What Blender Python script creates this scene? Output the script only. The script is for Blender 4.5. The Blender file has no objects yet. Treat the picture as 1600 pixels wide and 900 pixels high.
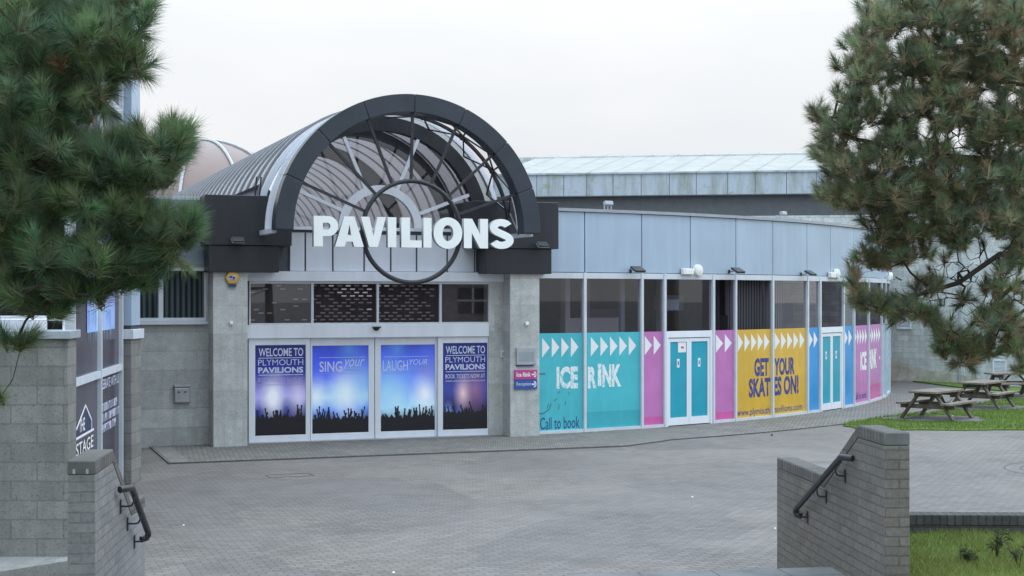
import bpy, bmesh, math, random
import numpy as np
from mathutils import Matrix, Vector, noise as mnoise
R = math.radians
sc = bpy.context.scene
C = sc.collection

# ---------------------------------------------------------------- camera, sky, sun, exposure
F, CX, HY, CAMZ = 2300.0, 800.0, 463.0, 3.3          # focal length and horizon of the 1600 px photograph, eye height
cam = bpy.data.cameras.new('camera'); camo = bpy.data.objects.new('camera', cam); C.objects.link(camo)
camo.location = (0, 0, CAMZ); camo.rotation_euler = (R(90), 0, 0)
cam.sensor_width = 36; cam.lens = 36 * F / 1600; cam.shift_y = (HY - 450) / 1600
cam.clip_start = 0.1; cam.clip_end = 2000
sc.camera = camo
SUN_EL, SUN_AZ = 42, 75           # azimuth measured from +Y towards +X
w = bpy.data.worlds.new('World'); sc.world = w; w.use_nodes = True
nt = w.node_tree; nt.nodes.clear()
N = nt.nodes.new; L = nt.links.new
out = N('ShaderNodeOutputWorld'); bg = N('ShaderNodeBackground'); L(bg.outputs[0], out.inputs[0])
sky = N('ShaderNodeTexSky'); sky.sky_type = 'NISHITA'; sky.sun_disc = False
sky.sun_elevation = R(SUN_EL); sky.sun_rotation = R(SUN_AZ)
skm = N('ShaderNodeVectorMath'); skm.operation = 'SCALE'; skm.inputs['Scale'].default_value = 0.10; L(sky.outputs[0], skm.inputs[0])
tc = N('ShaderNodeTexCoord'); sx = N('ShaderNodeSeparateXYZ'); L(tc.outputs['Generated'], sx.inputs[0])
mx = N('ShaderNodeMath'); mx.operation = 'MAXIMUM'; mx.inputs[1].default_value = 0; L(sx.outputs[2], mx.inputs[0])
pz = N('ShaderNodeMath'); pz.operation = 'POWER'; pz.inputs[1].default_value = 1.8; L(mx.outputs[0], pz.inputs[0])
ma = N('ShaderNodeMath'); ma.operation = 'MULTIPLY_ADD'; ma.inputs[1].default_value = 2.5; ma.inputs[2].default_value = 0.775; L(pz.outputs[0], ma.inputs[0])
mp = N('ShaderNodeMapping'); mp.inputs['Scale'].default_value = (1, 1, 3.2); L(tc.outputs['Generated'], mp.inputs[0])
nz = N('ShaderNodeTexNoise'); nz.inputs['Scale'].default_value = 2.6; nz.inputs['Detail'].default_value = 5; L(mp.outputs[0], nz.inputs[0])
rp = N('ShaderNodeValToRGB'); rp.color_ramp.elements[0].position = .35; rp.color_ramp.elements[0].color = (.875, .895, .93, 1)
rp.color_ramp.elements[1].position = .62; rp.color_ramp.elements[1].color = (.985, .985, .985, 1); L(nz.outputs[0], rp.inputs[0])
cl = N('ShaderNodeVectorMath'); cl.operation = 'SCALE'; L(rp.outputs[0], cl.inputs[0]); L(ma.outputs[0], cl.inputs['Scale'])
tint = N('ShaderNodeValToRGB'); tint.color_ramp.elements[0].position = .16; tint.color_ramp.elements[0].color = (.99, .995, 1, 1)
tint.color_ramp.elements[1].position = .45; tint.color_ramp.elements[1].color = (.78, .94, 1.0, 1); L(mx.outputs[0], tint.inputs[0])
boost = N('ShaderNodeVectorMath'); boost.operation = 'MULTIPLY'; L(tint.outputs[0], boost.inputs[0]); L(cl.outputs[0], boost.inputs[1])
bl = N('ShaderNodeMix'); bl.data_type = 'RGBA'; bl.blend_type = 'MULTIPLY'; mr = N('ShaderNodeMapRange'); mr.inputs[1].default_value = .2; mr.inputs[2].default_value = .5; L(mx.outputs[0], mr.inputs[0]); L(mr.outputs[0], bl.inputs[0]); L(boost.outputs[0], bl.inputs[6]); bl.inputs[7].default_value = (1, 1, 1.05, 1)
mixw = N('ShaderNodeMix'); mixw.data_type = 'RGBA'; mixw.inputs[0].default_value = 0.95
L(skm.outputs[0], mixw.inputs[6]); L(bl.outputs[2], mixw.inputs[7]); L(mixw.outputs[2], bg.inputs[0]); bg.inputs[1].default_value = 1.0
sun = bpy.data.lights.new('sun', 'SUN'); sun.energy = 0.7; sun.angle = R(18); sun.color = (1, .95, .88)
so = bpy.data.objects.new('sun', sun); C.objects.link(so); so.location = (30, 10, 40)
sdir = Vector((math.sin(R(SUN_AZ)) * math.cos(R(SUN_EL)), math.cos(R(SUN_AZ)) * math.cos(R(SUN_EL)), math.sin(R(SUN_EL))))
so.rotation_euler = sdir.to_track_quat('Z', 'Y').to_euler()
sc.cycles.max_bounces = 14; sc.cycles.diffuse_bounces = 8; sc.cycles.transparent_max_bounces = 16
vs = sc.view_settings; vs.view_transform = 'Standard'; vs.look = 'None'; vs.exposure = 0.26; vs.gamma = 1; vs.use_curve_mapping = False

# ---------------------------------------------------------------- materials
def lin(r, g, b):
    f = lambda c: (c / 255 / 12.92) if c / 255 <= .04045 else ((c / 255 + .055) / 1.055) ** 2.4
    return (f(r), f(g), f(b), 1)
class NB:
    """small node-building helper"""
    def __init__(s, name):
        s.m = bpy.data.materials.new(name); s.m.use_nodes = True; s.t = s.m.node_tree
        s.p = s.t.nodes['Principled BSDF']; s.o = s.t.nodes['Material Output']
    def n(s, typ, **kw):
        x = s.t.nodes.new('ShaderNode' + typ)
        for k, v in kw.items():
            if k.startswith('i_'): x.inputs[int(k[2:])].default_value = v
            elif k in x.inputs and not hasattr(x, k): x.inputs[k].default_value = v
            else: setattr(x, k, v)
        return x
    def l(s, a, b): s.t.links.new(a, b)
    def uv(s): return s.n('UVMap').outputs[0] if False else s.n('TexCoord').outputs['UV']
    def obj(s): return s.n('TexCoord').outputs['Object']
    def noise(s, vec, scale, detail=4, rough=.55):
        x = s.n('TexNoise'); x.inputs['Scale'].default_value = scale; x.inputs['Detail'].default_value = detail; x.inputs['Roughness'].default_value = rough
        s.l(vec, x.inputs['Vector']); return x.outputs[0]
    def ramp(s, fac, stops):
        x = s.n('ValToRGB'); e = x.color_ramp.elements
        while len(e) < len(stops): e.new(.5)
        for i, (p, c) in enumerate(stops):
            e[i].position = p; e[i].color = c if len(c) == 4 else (*c, 1)
        s.l(fac, x.inputs[0]); return x.outputs[0]
    def mix(s, fac, a, b, mode='MIX'):
        x = s.n('Mix'); x.data_type = 'RGBA'; x.blend_type = mode
        for v, i in ((fac, 0), (a, 6), (b, 7)):
            if hasattr(v, 'is_output'): s.l(v, x.inputs[i])
            elif i == 0: x.inputs[0].default_value = v
            else: x.inputs[i].default_value = v if len(v) == 4 else (*v, 1)
        return x.outputs[2]
    def math(s, op, a, b=None):
        x = s.n('Math'); x.operation = op
        for v, i in ((a, 0), (b, 1)):
            if v is None: continue
            if hasattr(v, 'is_output'): s.l(v, x.inputs[i])
            else: x.inputs[i].default_value = v
        return x.outputs[0]
    def bump(s, h, strength=.3, dist=.01):
        x = s.n('Bump'); x.inputs['Strength'].default_value = strength; x.inputs['Distance'].default_value = dist
        s.l(h, x.inputs['Height']); s.l(x.outputs[0], s.p.inputs['Normal'])
    def col(s, c):
        if hasattr(c, 'is_output'): s.l(c, s.p.inputs['Base Color'])
        else: s.p.inputs['Base Color'].default_value = c if len(c) == 4 else (*c, 1)
    def set(s, rough=.6, metal=0, spec=.5):
        s.p.inputs['Roughness'].default_value = rough; s.p.inputs['Metallic'].default_value = metal
        s.p.inputs['Specular IOR Level'].default_value = spec; return s.m
def sh(c, k): return tuple(min(1, v * k) for v in c[:3]) + (1,)

def plain(name, c, rough=.5, metal=0, var=.12, scale=6, bump=0, spec=.5, streak=False):
    b = NB(name); c = c if len(c) == 4 else (*c, 1)
    v = b.obj()
    if streak:
        mpn = b.n('Mapping'); mpn.inputs['Scale'].default_value = (1, 1, .12); b.l(v, mpn.inputs[0]); v = mpn.outputs[0]
    f = b.noise(v, scale, 6, .6)
    b.col(b.ramp(f, [(.3, sh(c, 1 - var)), (.7, sh(c, 1 + var))]))
    if bump: b.bump(b.noise(b.obj(), scale * 12, 3), bump, .004)
    return b.set(rough, metal, spec)

def concrete(name, c, bw=0, bh=0, joint=.012, dark=.72, spots=True, offset=.5):
    b = NB(name); v = b.uv()
    big = b.noise(b.obj(), .9, 6, .65)
    col = b.ramp(big, [(.3, sh(c, .82)), (.72, sh(c, 1.12))])
    sp = b.noise(v, 32, 4, .72)
    col = b.mix(b.ramp(sp, [(.54, (0, 0, 0)), (.64, (.9, .9, .9))]), col, sh(c, .55))
    md = b.noise(v, 4.5, 5, .7); col = b.mix(1, col, b.ramp(md, [(.3, (.84,) * 3), (.7, (1.15,) * 3)]), 'MULTIPLY')
    sp2 = b.noise(v, 47, 2, .6)
    col = b.mix(b.ramp(sp2, [(.60, (0, 0, 0)), (.70, (.7, .7, .7))]), col, sh(c, 1.45))
    # rain streaks
    mpn = b.n('Mapping'); mpn.inputs['Scale'].default_value = (3.2, .18, 1); b.l(v, mpn.inputs[0])
    st = b.noise(mpn.outputs[0], 1.6, 4, .6)
    col = b.mix(b.ramp(st, [(.50, (0, 0, 0)), (.72, (.45, .45, .45))]), col, sh(c, .6))
    h = sp
    if bw:
        br = b.n('TexBrick'); br.inputs['Scale'].default_value = 1; br.inputs['Mortar Size'].default_value = joint
        br.inputs['Brick Width'].default_value = bw; br.inputs['Row Height'].default_value = bh; br.inputs['Mortar Smooth'].default_value = .4
        br.offset = offset; br.inputs['Color1'].default_value = (.86, .86, .86, 1); br.inputs['Color2'].default_value = (1.1, 1.1, 1.1, 1); br.inputs['Mortar'].default_value = (dark, dark, dark, 1)
        b.l(v, br.inputs['Vector']); col = b.mix(1, col, br.outputs[0], 'MULTIPLY')
    b.col(col); b.bump(h, .5, .006)
    return b.set(.9, 0, .3)

def brick(name, c1, c2, mortar, bw=.225, bh=.075, ms=.009, bump=.6, var=.35, rough=.9, tint=None, gum=False):
    b = NB(name); v = b.uv()
    br = b.n('TexBrick'); br.inputs['Scale'].default_value = 1; br.inputs['Mortar Size'].default_value = ms
    br.inputs['Brick Width'].default_value = bw; br.inputs['Row Height'].default_value = bh; br.inputs['Mortar Smooth'].default_value = .25
    br.inputs['Color1'].default_value = c1; br.inputs['Color2'].default_value = c2; br.inputs['Mortar'].default_value = mortar
    nv = b.n('TexNoise'); nv.inputs['Scale'].default_value = 9; b.l(v, nv.inputs['Vector'])
    add = b.n('VectorMath'); add.operation = 'MULTIPLY_ADD'; add.inputs[1].default_value = (.012, .012, 0); b.l(nv.outputs['Color'], add.inputs[0]); b.l(v, add.inputs[2])
    b.l(add.outputs[0], br.inputs['Vector'])
    n1 = b.noise(v, 1.1, 6, .75); n2 = b.noise(v, 30, 3, .6)
    col = b.mix(1, br.outputs[0], b.ramp(n1, [(.28, (1 - var,) * 3), (.72, (1 + var * .6,) * 3)]), 'MULTIPLY')
    col = b.mix(1, col, b.ramp(n2, [(.3, (.82,) * 3), (.7, (1.16,) * 3)]), 'MULTIPLY')
    if tint:
        n3 = b.noise(v, .35, 4, .6); col = b.mix(b.ramp(n3, [(.42, (0, 0, 0)), (.68, (.55,) * 3)]), col, tint)
    if gum:                                     # trodden gum, oil spots and a few patched areas of darker setts
        vo = b.n('TexVoronoi'); vo.inputs['Scale'].default_value = .9; b.l(v, vo.inputs['Vector'])
        col = b.mix(b.ramp(vo.outputs['Distance'], [(.02, (.25,) * 3), (.03, (0, 0, 0))]), col, (.36, .35, .33, 1))
        v2 = b.n('TexVoronoi'); v2.inputs['Scale'].default_value = .37; b.l(v, v2.inputs['Vector'])
        col = b.mix(b.ramp(v2.outputs['Distance'], [(.05, (.5,) * 3), (.16, (0, 0, 0))]), col, (.11, .105, .10, 1))
        v3 = b.n('TexVoronoi'); v3.inputs['Scale'].default_value = .42; v3.distance = 'CHEBYCHEV'; b.l(v, v3.inputs['Vector'])
        sx3 = b.n('SeparateColor'); b.l(v3.outputs['Color'], sx3.inputs[0])
        col = b.mix(1, col, b.ramp(sx3.outputs[0], [(.2, (.90, .90, .91)), (.8, (1.06, 1.05, 1.03))]), 'MULTIPLY')
    hh = b.math('ADD', b.math('MULTIPLY', br.outputs['Fac'], -1.0), b.math('MULTIPLY', n2, .35))
    b.col(col); b.bump(hh, bump, .008)
    return b.set(rough, 0, .3)

def glass(name, tint=(.62, .62, .66), k=1.0, rough=.015):
    b = NB(name); b.t.nodes.remove(b.p)
    tr = b.n('BsdfTransparent'); tr.inputs[0].default_value = (*tint, 1)
    gl = b.n('BsdfGlossy'); gl.inputs['Roughness'].default_value = rough; gl.inputs[0].default_value = (.92, .95, 1, 1)
    lw = b.n('Fresnel'); lw.inputs['IOR'].default_value = 1.5
    geo = b.n('NewGeometry')
    wav = b.n('Bump'); wav.inputs['Strength'].default_value = .02; b.l(b.noise(b.obj(), 1.3, 1), wav.inputs['Height']); b.l(wav.outputs[0], gl.inputs['Normal'])
    fac = b.math('MINIMUM', b.math('MULTIPLY', lw.outputs[0], k), 1)
    fac2 = b.math('MULTIPLY', fac, b.math('SUBTRACT', 1, geo.outputs['Backfacing']))
    ms = b.n('MixShader'); b.l(fac2, ms.inputs[0]); b.l(tr.outputs[0], ms.inputs[1]); b.l(gl.outputs[0], ms.inputs[2]); b.l(ms.outputs[0], b.o.inputs[0])
    return b.m

def emis(name, c, k):
    b = NB(name); b.col(c); b.p.inputs['Emission Color'].default_value = c; b.p.inputs['Emission Strength'].default_value = k
    return b.set(.5)

M = {}
M['white_frame'] = plain('white coated aluminium', (.74, .77, .84), .38, 0, .06, 3, spec=.5, streak=True)
M['mullion'] = plain('grey coated aluminium', (.58, .62, .68), .38, 0, .07, 4)
M['dark_joint'] = plain('dark joint', (.05, .055, .065), .6)
M['black_clad'] = plain('black cladding', (.024, .026, .033), .42, 0, .25, 2.2, spec=.45, streak=True)
M['arch_black'] = plain('charcoal sheet metal', (.038, .048, .064), .36, .2, .16, 1.6, spec=.5)
M['black_steel'] = plain('black painted steel', (.026, .028, .034), .40, 0, .2, 9)
M['grey_steel'] = plain('grey painted steel', (.33, .35, .39), .4, 0, .1, 5)
M['clad_white'] = plain('pale sheet cladding', (.66, .69, .76), .42, 0, .08, 1.2, streak=True)
M['clad_grey'] = plain('slate grey fascia panel', (.20, .25, .32), .42, 0, .1, 1.2, streak=True)
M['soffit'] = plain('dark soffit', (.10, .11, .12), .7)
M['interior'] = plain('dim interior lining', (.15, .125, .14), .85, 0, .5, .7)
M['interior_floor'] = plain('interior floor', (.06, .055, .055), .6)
M['pillar'] = concrete('exposed aggregate concrete', (.56, .575, .565, 1), 6, .62, .006, .80)
M['panelwall'] = concrete('exposed aggregate wall panels', (.47, .485, .475, 1), 2.6, .42, .008, .70)
M['blockwall'] = concrete('split concrete blocks', (.225, .222, .214, 1), .62, .225, .012, .74)
M['hall_block'] = concrete('pale painted blockwork', (.60, .63, .63, 1), .45, .225, .010, .70)
M['coping'] = plain('grey metal coping', (.30, .34, .38), .45, 0, .12, 3)
M['stair_brick'] = brick('dark engineering brick', (.162, .145, .128, 1), (.205, .184, .162, 1), (.122, .113, .105, 1), ms=.007, var=.3, tint=(.14, .15, .165, 1))
M['pale_brick'] = brick('weathered brick', (.20, .20, .205, 1), (.25, .245, .245, 1), (.18, .18, .18, 1), ms=.007, var=.35, tint=(.30, .31, .34, 1))
M['soldier'] = brick('brick on edge coping', (.12, .112, .107, 1), (.165, .155, .148, 1), (.085, .08, .077, 1), bw=.075, bh=.5, ms=.008, var=.25)
M['brick_end'] = plain('plain dark brick end', (.13, .128, .13), .9, 0, .25, 5, .3)
M['damp_soldier'] = brick('damp brick on edge coping', (.075, .075, .072, 1), (.10, .098, .095, 1), (.05, .05, .05, 1), bw=.075, bh=.5, ms=.008, var=.4)
M['damp_brick'] = brick('damp dark brick', (.08, .08, .078, 1), (.10, .10, .098, 1), (.06, .06, .06, 1), var=.4)
M['setts'] = brick('grey paving setts', (.162, .146, .140, 1), (.214, .195, .186, 1), (.117, .106, .101, 1), bw=.21, bh=.105, ms=.009, bump=.8, var=.17, rough=.85, tint=(.205, .19, .186, 1), gum=True)
M['apron'] = brick('paving block apron', (.18, .17, .158, 1), (.225, .214, .20, 1), (.11, .105, .098, 1), bw=.105, bh=.21, ms=.010, bump=.7, var=.3, rough=.8)
M['header'] = plain('pale kerb stone', (.20, .19, .18), .85, 0, .2, 4, .2)
M['kerb_dark'] = plain('dark kerb edge', (.095, .088, .082), .9, 0, .3, 6)
M['slab'] = plain('blue grey step slab', (.145, .146, .152), .8, 0, .25, 3, .3)
M['plinth'] = concrete('rough concrete plinth', (.24, .24, .235, 1))
M['soil'] = plain('dark damp soil', (.035, .032, .028), .95, 0, .5, 7, .6)
M['dirt'] = plain('trodden bare earth', (.115, .112, .112), .95, 0, .3, 3, .4)
M['letter_white'] = plain('white sign acrylic', (.92, .94, .93), .35, 0, .04, 3)
M['letter_side'] = plain('sign letter return', (.42, .44, .46), .5)
M['white'] = plain('white vinyl', (.78, .78, .80), .5, 0, .05, 5)
M['navy'] = plain('navy vinyl', (.03, .055, .20), .5)
M['navy_worn'] = plain('worn navy vinyl', (.05, .06, .22), .5, 0, .7, 14)
M['yellow_plastic'] = plain('amber alarm plastic', (.62, .36, .07), .45)
M['label_blue'] = plain('alarm label', (.50, .55, .66), .5)
M['label_dark'] = plain('dark navy print', (.03, .035, .10), .5)
M['steel'] = plain('brushed steel', (.50, .52, .56), .35, .7, .12, 5)
M['sign_pink'] = plain('magenta sign', (.56, .06, .26), .4, 0, .06)
M['sign_blue'] = plain('blue sign', (.03, .10, .38), .4, 0, .06)
M['lamp_white'] = plain('white lamp housing', (.78, .78, .76), .4)
M['timber'] = plain('weathered grey timber', (.12, .10, .082), .85, 0, .35, 5, .4, streak=False)
M['timber_top'] = plain('silvered timber planks', (.18, .155, .13), .85, 0, .3, 6, .4)
M['roof_grey'] = plain('flat roof felt', (.16, .17, .18), .9)
M['bark'] = plain('pine bark', (.045, .036, .031), .95, 0, .4, 12, .6)
M['glass'] = glass('tinted glass', (.62, .58, .62), 2.0)
M['glass_grey'] = glass('grey office glass', (.60, .66, .66), 1.3)
M['glass_canopy'] = glass('canopy glazing', (.88, .85, .86), 2.2, .05)
M['glass_stage'] = plain('mauve tinted glass', (.075, .068, .09), .12, 0, .3, .5, spec=.2)
M['glass_stage'].node_tree.nodes['Principled BSDF'].inputs['IOR'].default_value = 1.13
M['rubber'] = plain('black rubber', (.015, .015, .017), .5)
M['litter'] = plain('pale litter', (.7, .7, .68), .7)
def vinyl(name, c):
    b = NB(name); c = (*c, 1)
    f = b.noise(b.obj(), 1.4, 6, .65)
    mpn = b.n('Mapping'); mpn.inputs['Scale'].default_value = (4, 4, .4); b.l(b.obj(), mpn.inputs[0])
    st = b.noise(mpn.outputs[0], 1.2, 4)
    col = b.mix(b.ramp(st, [(.5, (0, 0, 0)), (.75, (.35,) * 3)]), b.ramp(f, [(.3, sh(c, .9)), (.7, sh(c, 1.08))]), sh(c, 1.25))
    b.col(col); return b.set(.16, 0, .5)
M['teal'] = vinyl('turquoise window vinyl', (.075, .47, .55))
M['teal_dark'] = vinyl('darker turquoise band', (.055, .40, .48))
M['door_teal'] = vinyl('teal door panel', (.03, .34, .46))
M['pink'] = vinyl('pink window vinyl', (.52, .19, .46))
M['pink_hot'] = vinyl('hot pink band', (.60, .12, .36))
M['yellow'] = vinyl('mustard window vinyl', (.66, .41, .065))
M['azure'] = vinyl('azure window vinyl', (.05, .30, .66))
M['paleblue'] = vinyl('pale blue spandrel', (.30, .48, .58))
M['clad_blue'] = None
b = NB('weathered blue cladding'); c = (.385, .48, .60, 1)
mpn = b.n('Mapping'); mpn.inputs['Scale'].default_value = (5, 5, .35); b.l(b.obj(), mpn.inputs[0])
st = b.noise(mpn.outputs[0], .9, 5, .6); f = b.noise(b.obj(), .7, 5)
col = b.ramp(f, [(.3, sh(c, .90)), (.7, sh(c, 1.06))])
col = b.mix(b.ramp(st, [(.48, (0, 0, 0)), (.72, (.5,) * 3)]), col, (.46, .57, .70, 1)); b.col(col); M['clad_blue'] = b.set(.4, .15, .5)
def stained(name, c):
    b = NB(name)
    mpn = b.n('Mapping'); mpn.inputs['Scale'].default_value = (1.6, 1.6, .25); b.l(b.obj(), mpn.inputs[0])
    st = b.noise(mpn.outputs[0], 1.1, 6, .7)
    col = b.mix(b.ramp(st, [(.46, (0, 0, 0)), (.64, (.7,) * 3)]), c, (.22, .24, .19, 1))
    st2 = b.noise(b.obj(), 2.2, 5, .7); col = b.mix(b.ramp(st2, [(.55, (0, 0, 0)), (.70, (.75,) * 3)]), col, (.25, .28, .13, 1))
    b.col(col); return b.set(.55)
M['fascia_stained'] = stained('lichen stained fascia', (.43, .49, .56, 1))
M['roof_pale'] = plain('pale weathered roof sheet', (.35, .34, .325), .6, 0, .12, 1.6)
# white ribbed vault sheets: translucent glazing, pale outside and dim bronze from within
def translucent(name, c, tcol, f):
    b = NB(name); b.p.inputs['Base Color'].default_value = c; b.p.inputs['Roughness'].default_value = .22
    tr = b.n('BsdfTranslucent'); tr.inputs[0].default_value = tcol
    ms = b.n('MixShader'); ms.inputs[0].default_value = f; b.l(b.p.outputs[0], ms.inputs[1]); b.l(tr.outputs[0], ms.inputs[2]); b.l(ms.outputs[0], b.o.inputs[0])
    return b.m
def pale_sheet(name, f):
    b = NB(name); b.p.inputs['Base Color'].default_value = (.90, .885, .91, 1); b.p.inputs['Roughness'].default_value = .22; b.p.inputs['IOR'].default_value = 2.7
    tr = b.n('BsdfTranslucent'); tr.inputs[0].default_value = (.78, .765, .77, 1)
    ms = b.n('MixShader'); ms.inputs[0].default_value = f; b.l(b.p.outputs[0], ms.inputs[1]); b.l(tr.outputs[0], ms.inputs[2]); b.l(ms.outputs[0], b.o.inputs[0])
    return b.m
M['vault_sheet'] = pale_sheet('pale translucent vault glazing', .25)
M['dome_sheet'] = translucent('bronze dome glazing', (.25, .175, .16, 1), (.2, .15, .14, 1), .1)
M['vault_rib'] = plain('vault glazing bar', (.20, .20, .225), .4, 0, .1, 4)
M['rib_white'] = plain('white dome rib', (.46, .47, .49), .4)
# blinds behind glass
b = NB('vertical blind fabric'); wv = b.n('TexWave'); wv.inputs['Scale'].default_value = 2.6; wv.inputs['Distortion'].default_value = .4
b.l(b.uv(), wv.inputs['Vector']); b.col(b.ramp(wv.outputs[0], [(.2, (.05, .06, .07)), (.8, (.24, .26, .27))])); M['blind'] = b.set(.8)
b = NB('worn white vinyl lettering'); f = b.noise(b.obj(), 16, 4, .7); b.col(b.ramp(f, [(.42, (.30, .62, .68)), (.50, (.80, .82, .84))])); M['worn_white'] = b.set(.45)
M['shutter'] = plain('grey roller shutter', (.12, .115, .105), .6, 0, .3, 2)
M['slot_light'] = emis('lit shutter slot', (.5, .48, .46, 1), .10)
M['slot_bright'] = emis('bright lit shutter slot', (.7, .68, .66, 1), .40)
# concert poster: coloured light and glow, in the poster's own 0..1 coordinates
def poster(name, base, glows):
    b = NB(name); v = b.uv(); sp = b.n('SeparateXYZ'); b.l(v, sp.inputs[0])
    n1 = b.noise(v, 2.4, 5, .6)
    yy = b.math('ADD', sp.outputs[1], b.math('MULTIPLY', b.math('SUBTRACT', n1, .5), .35))
    col = b.ramp(yy, base)
    for gx, gy, r, gc, st in glows:
        d = b.n('VectorMath'); d.operation = 'DISTANCE'; b.l(v, d.inputs[0]); d.inputs[1].default_value = (gx, gy, 0)
        g = b.math('POWER', b.math('MAXIMUM', b.math('SUBTRACT', 1, b.math('DIVIDE', d.outputs['Value'], r)), 0), 1.6)
        col = b.mix(b.math('MULTIPLY', g, st), col, gc)
    b.col(col); b.l(col, b.p.inputs['Emission Color']); b.p.inputs['Emission Strength'].default_value = .16   # weak emission added in the print's own colours to brighten it
    return b.set(.16, 0, .6)
VI = (.30, .25, .56)
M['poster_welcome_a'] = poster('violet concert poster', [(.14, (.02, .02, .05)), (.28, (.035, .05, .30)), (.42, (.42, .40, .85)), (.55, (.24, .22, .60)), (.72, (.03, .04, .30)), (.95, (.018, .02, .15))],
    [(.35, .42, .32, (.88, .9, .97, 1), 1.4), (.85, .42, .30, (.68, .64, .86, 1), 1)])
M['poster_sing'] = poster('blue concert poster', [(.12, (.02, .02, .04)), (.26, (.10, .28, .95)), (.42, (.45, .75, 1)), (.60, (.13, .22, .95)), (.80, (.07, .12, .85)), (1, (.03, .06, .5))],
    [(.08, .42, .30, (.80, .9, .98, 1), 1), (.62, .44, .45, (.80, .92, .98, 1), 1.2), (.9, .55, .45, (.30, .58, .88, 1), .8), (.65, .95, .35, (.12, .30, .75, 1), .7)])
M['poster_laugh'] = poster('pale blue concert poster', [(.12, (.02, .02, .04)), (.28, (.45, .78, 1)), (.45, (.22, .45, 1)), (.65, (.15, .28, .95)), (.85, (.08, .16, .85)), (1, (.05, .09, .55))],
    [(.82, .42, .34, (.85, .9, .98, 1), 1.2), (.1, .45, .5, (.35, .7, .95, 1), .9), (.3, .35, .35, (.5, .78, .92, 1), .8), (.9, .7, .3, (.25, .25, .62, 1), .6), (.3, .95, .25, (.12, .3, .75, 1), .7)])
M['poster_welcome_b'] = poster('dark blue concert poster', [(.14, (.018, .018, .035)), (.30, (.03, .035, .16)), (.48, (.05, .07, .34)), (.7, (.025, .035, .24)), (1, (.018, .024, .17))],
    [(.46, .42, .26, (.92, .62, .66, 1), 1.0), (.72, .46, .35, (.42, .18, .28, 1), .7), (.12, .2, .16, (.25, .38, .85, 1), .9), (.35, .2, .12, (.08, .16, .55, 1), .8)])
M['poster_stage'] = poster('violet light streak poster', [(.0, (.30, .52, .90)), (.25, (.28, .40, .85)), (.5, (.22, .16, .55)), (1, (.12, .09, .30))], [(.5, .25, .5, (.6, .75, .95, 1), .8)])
M['crowd'] = plain('printed crowd silhouette', (.012, .012, .018), .3)
M['poster_text'] = plain('printed white lettering', (.62, .66, .84), .4, 0, .1, 20)
M['poster_faint'] = plain('printed faint lettering', (.30, .34, .62), .4, 0, .2, 20)
M['poster_cyan'] = plain('printed pale blue', (.30, .52, .86), .4, 0, .2, 10)

# grass and needles coloured by a per-face colour attribute
def attr_mat(name, rough, trans=0.0):
    b = NB(name); a = b.n('Attribute'); a.attribute_name = 'tint'; b.l(a.outputs[0], b.p.inputs['Base Color']); b.set(rough, 0, .35)
    if trans:
        tr = b.n('BsdfTranslucent'); b.l(a.outputs[0], tr.inputs[0]); ms = b.n('MixShader'); ms.inputs[0].default_value = trans
        b.l(b.p.outputs[0], ms.inputs[1]); b.l(tr.outputs[0], ms.inputs[2]); b.l(ms.outputs[0], b.o.inputs[0])
    return b.m
M['needles'] = attr_mat('pine needles', .5, .5)
M['blades'] = attr_mat('grass blades', .6, .25)
b = NB('mown turf'); f = b.noise(b.obj(), 1.3, 6, .7); f2 = b.noise(b.obj(), 14, 5, .7)
col = b.mix(b.ramp(f, [(.35, (0, 0, 0)), (.7, (1, 1, 1))]), (.085, .15, .028, 1), (.13, .18, .04, 1))
col = b.mix(1, col, b.ramp(f2, [(.3, (.7,) * 3), (.7, (1.25,) * 3)]), 'MULTIPLY'); b.col(col); b.bump(f2, .8, .03); M['turf'] = b.set(.95, 0, .2)

# ---------------------------------------------------------------- mesh builder
I4 = Matrix.Identity(4)
WM = {}                                              # world matrix of every object made here
def frame(ox, oy, ang, oz=0):
    return Matrix.Translation((ox, oy, oz)) @ Matrix.Rotation(ang, 4, 'Z')
def ray(px): return (px - CX) / F
def ux(T, px, d=0):
    """distance along a frame's x axis where the line of sight of column px meets the plane y = d of the frame"""
    k = ray(px); o = T @ Vector((0, d, 0)); ex = T.to_3x3() @ Vector((1, 0, 0))
    return (k * o.y - o.x) / (ex.x - k * ex.y)
def uz(T, px, py, d=0):
    u = ux(T, px, d); p = T @ Vector((u, d, 0)); return CAMZ - (py - HY) / F * p.y
def gnd(px, py, z=0):
    Y = F * (CAMZ - z) / (py - HY); return (ray(px) * Y, Y)
def at(px, py, Y): return Vector((ray(px) * Y, Y, CAMZ - (py - HY) / F * Y))

TEXT = {}
def text_geo(s, off=0.0, shear=0.0):
    key = (s, off, shear)
    if key not in TEXT:
        cu = bpy.data.curves.new('t', 'FONT'); cu.body = s; cu.size = 1; cu.offset = off; cu.shear = shear; cu.fill_mode = 'FRONT'; cu.resolution_u = 3
        o = bpy.data.objects.new('t', cu); C.objects.link(o)
        dg = bpy.context.evaluated_depsgraph_get(); me = bpy.data.meshes.new_from_object(o.evaluated_get(dg))
        v = np.array([p.co[:2] for p in me.vertices]); f = [tuple(p.vertices) for p in me.polygons]
        v -= v.min(0); v /= v.max(0)
        C.objects.unlink(o); bpy.data.objects.remove(o); bpy.data.curves.remove(cu); bpy.data.meshes.remove(me)
        TEXT[key] = (v, f)
    return TEXT[key]

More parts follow.
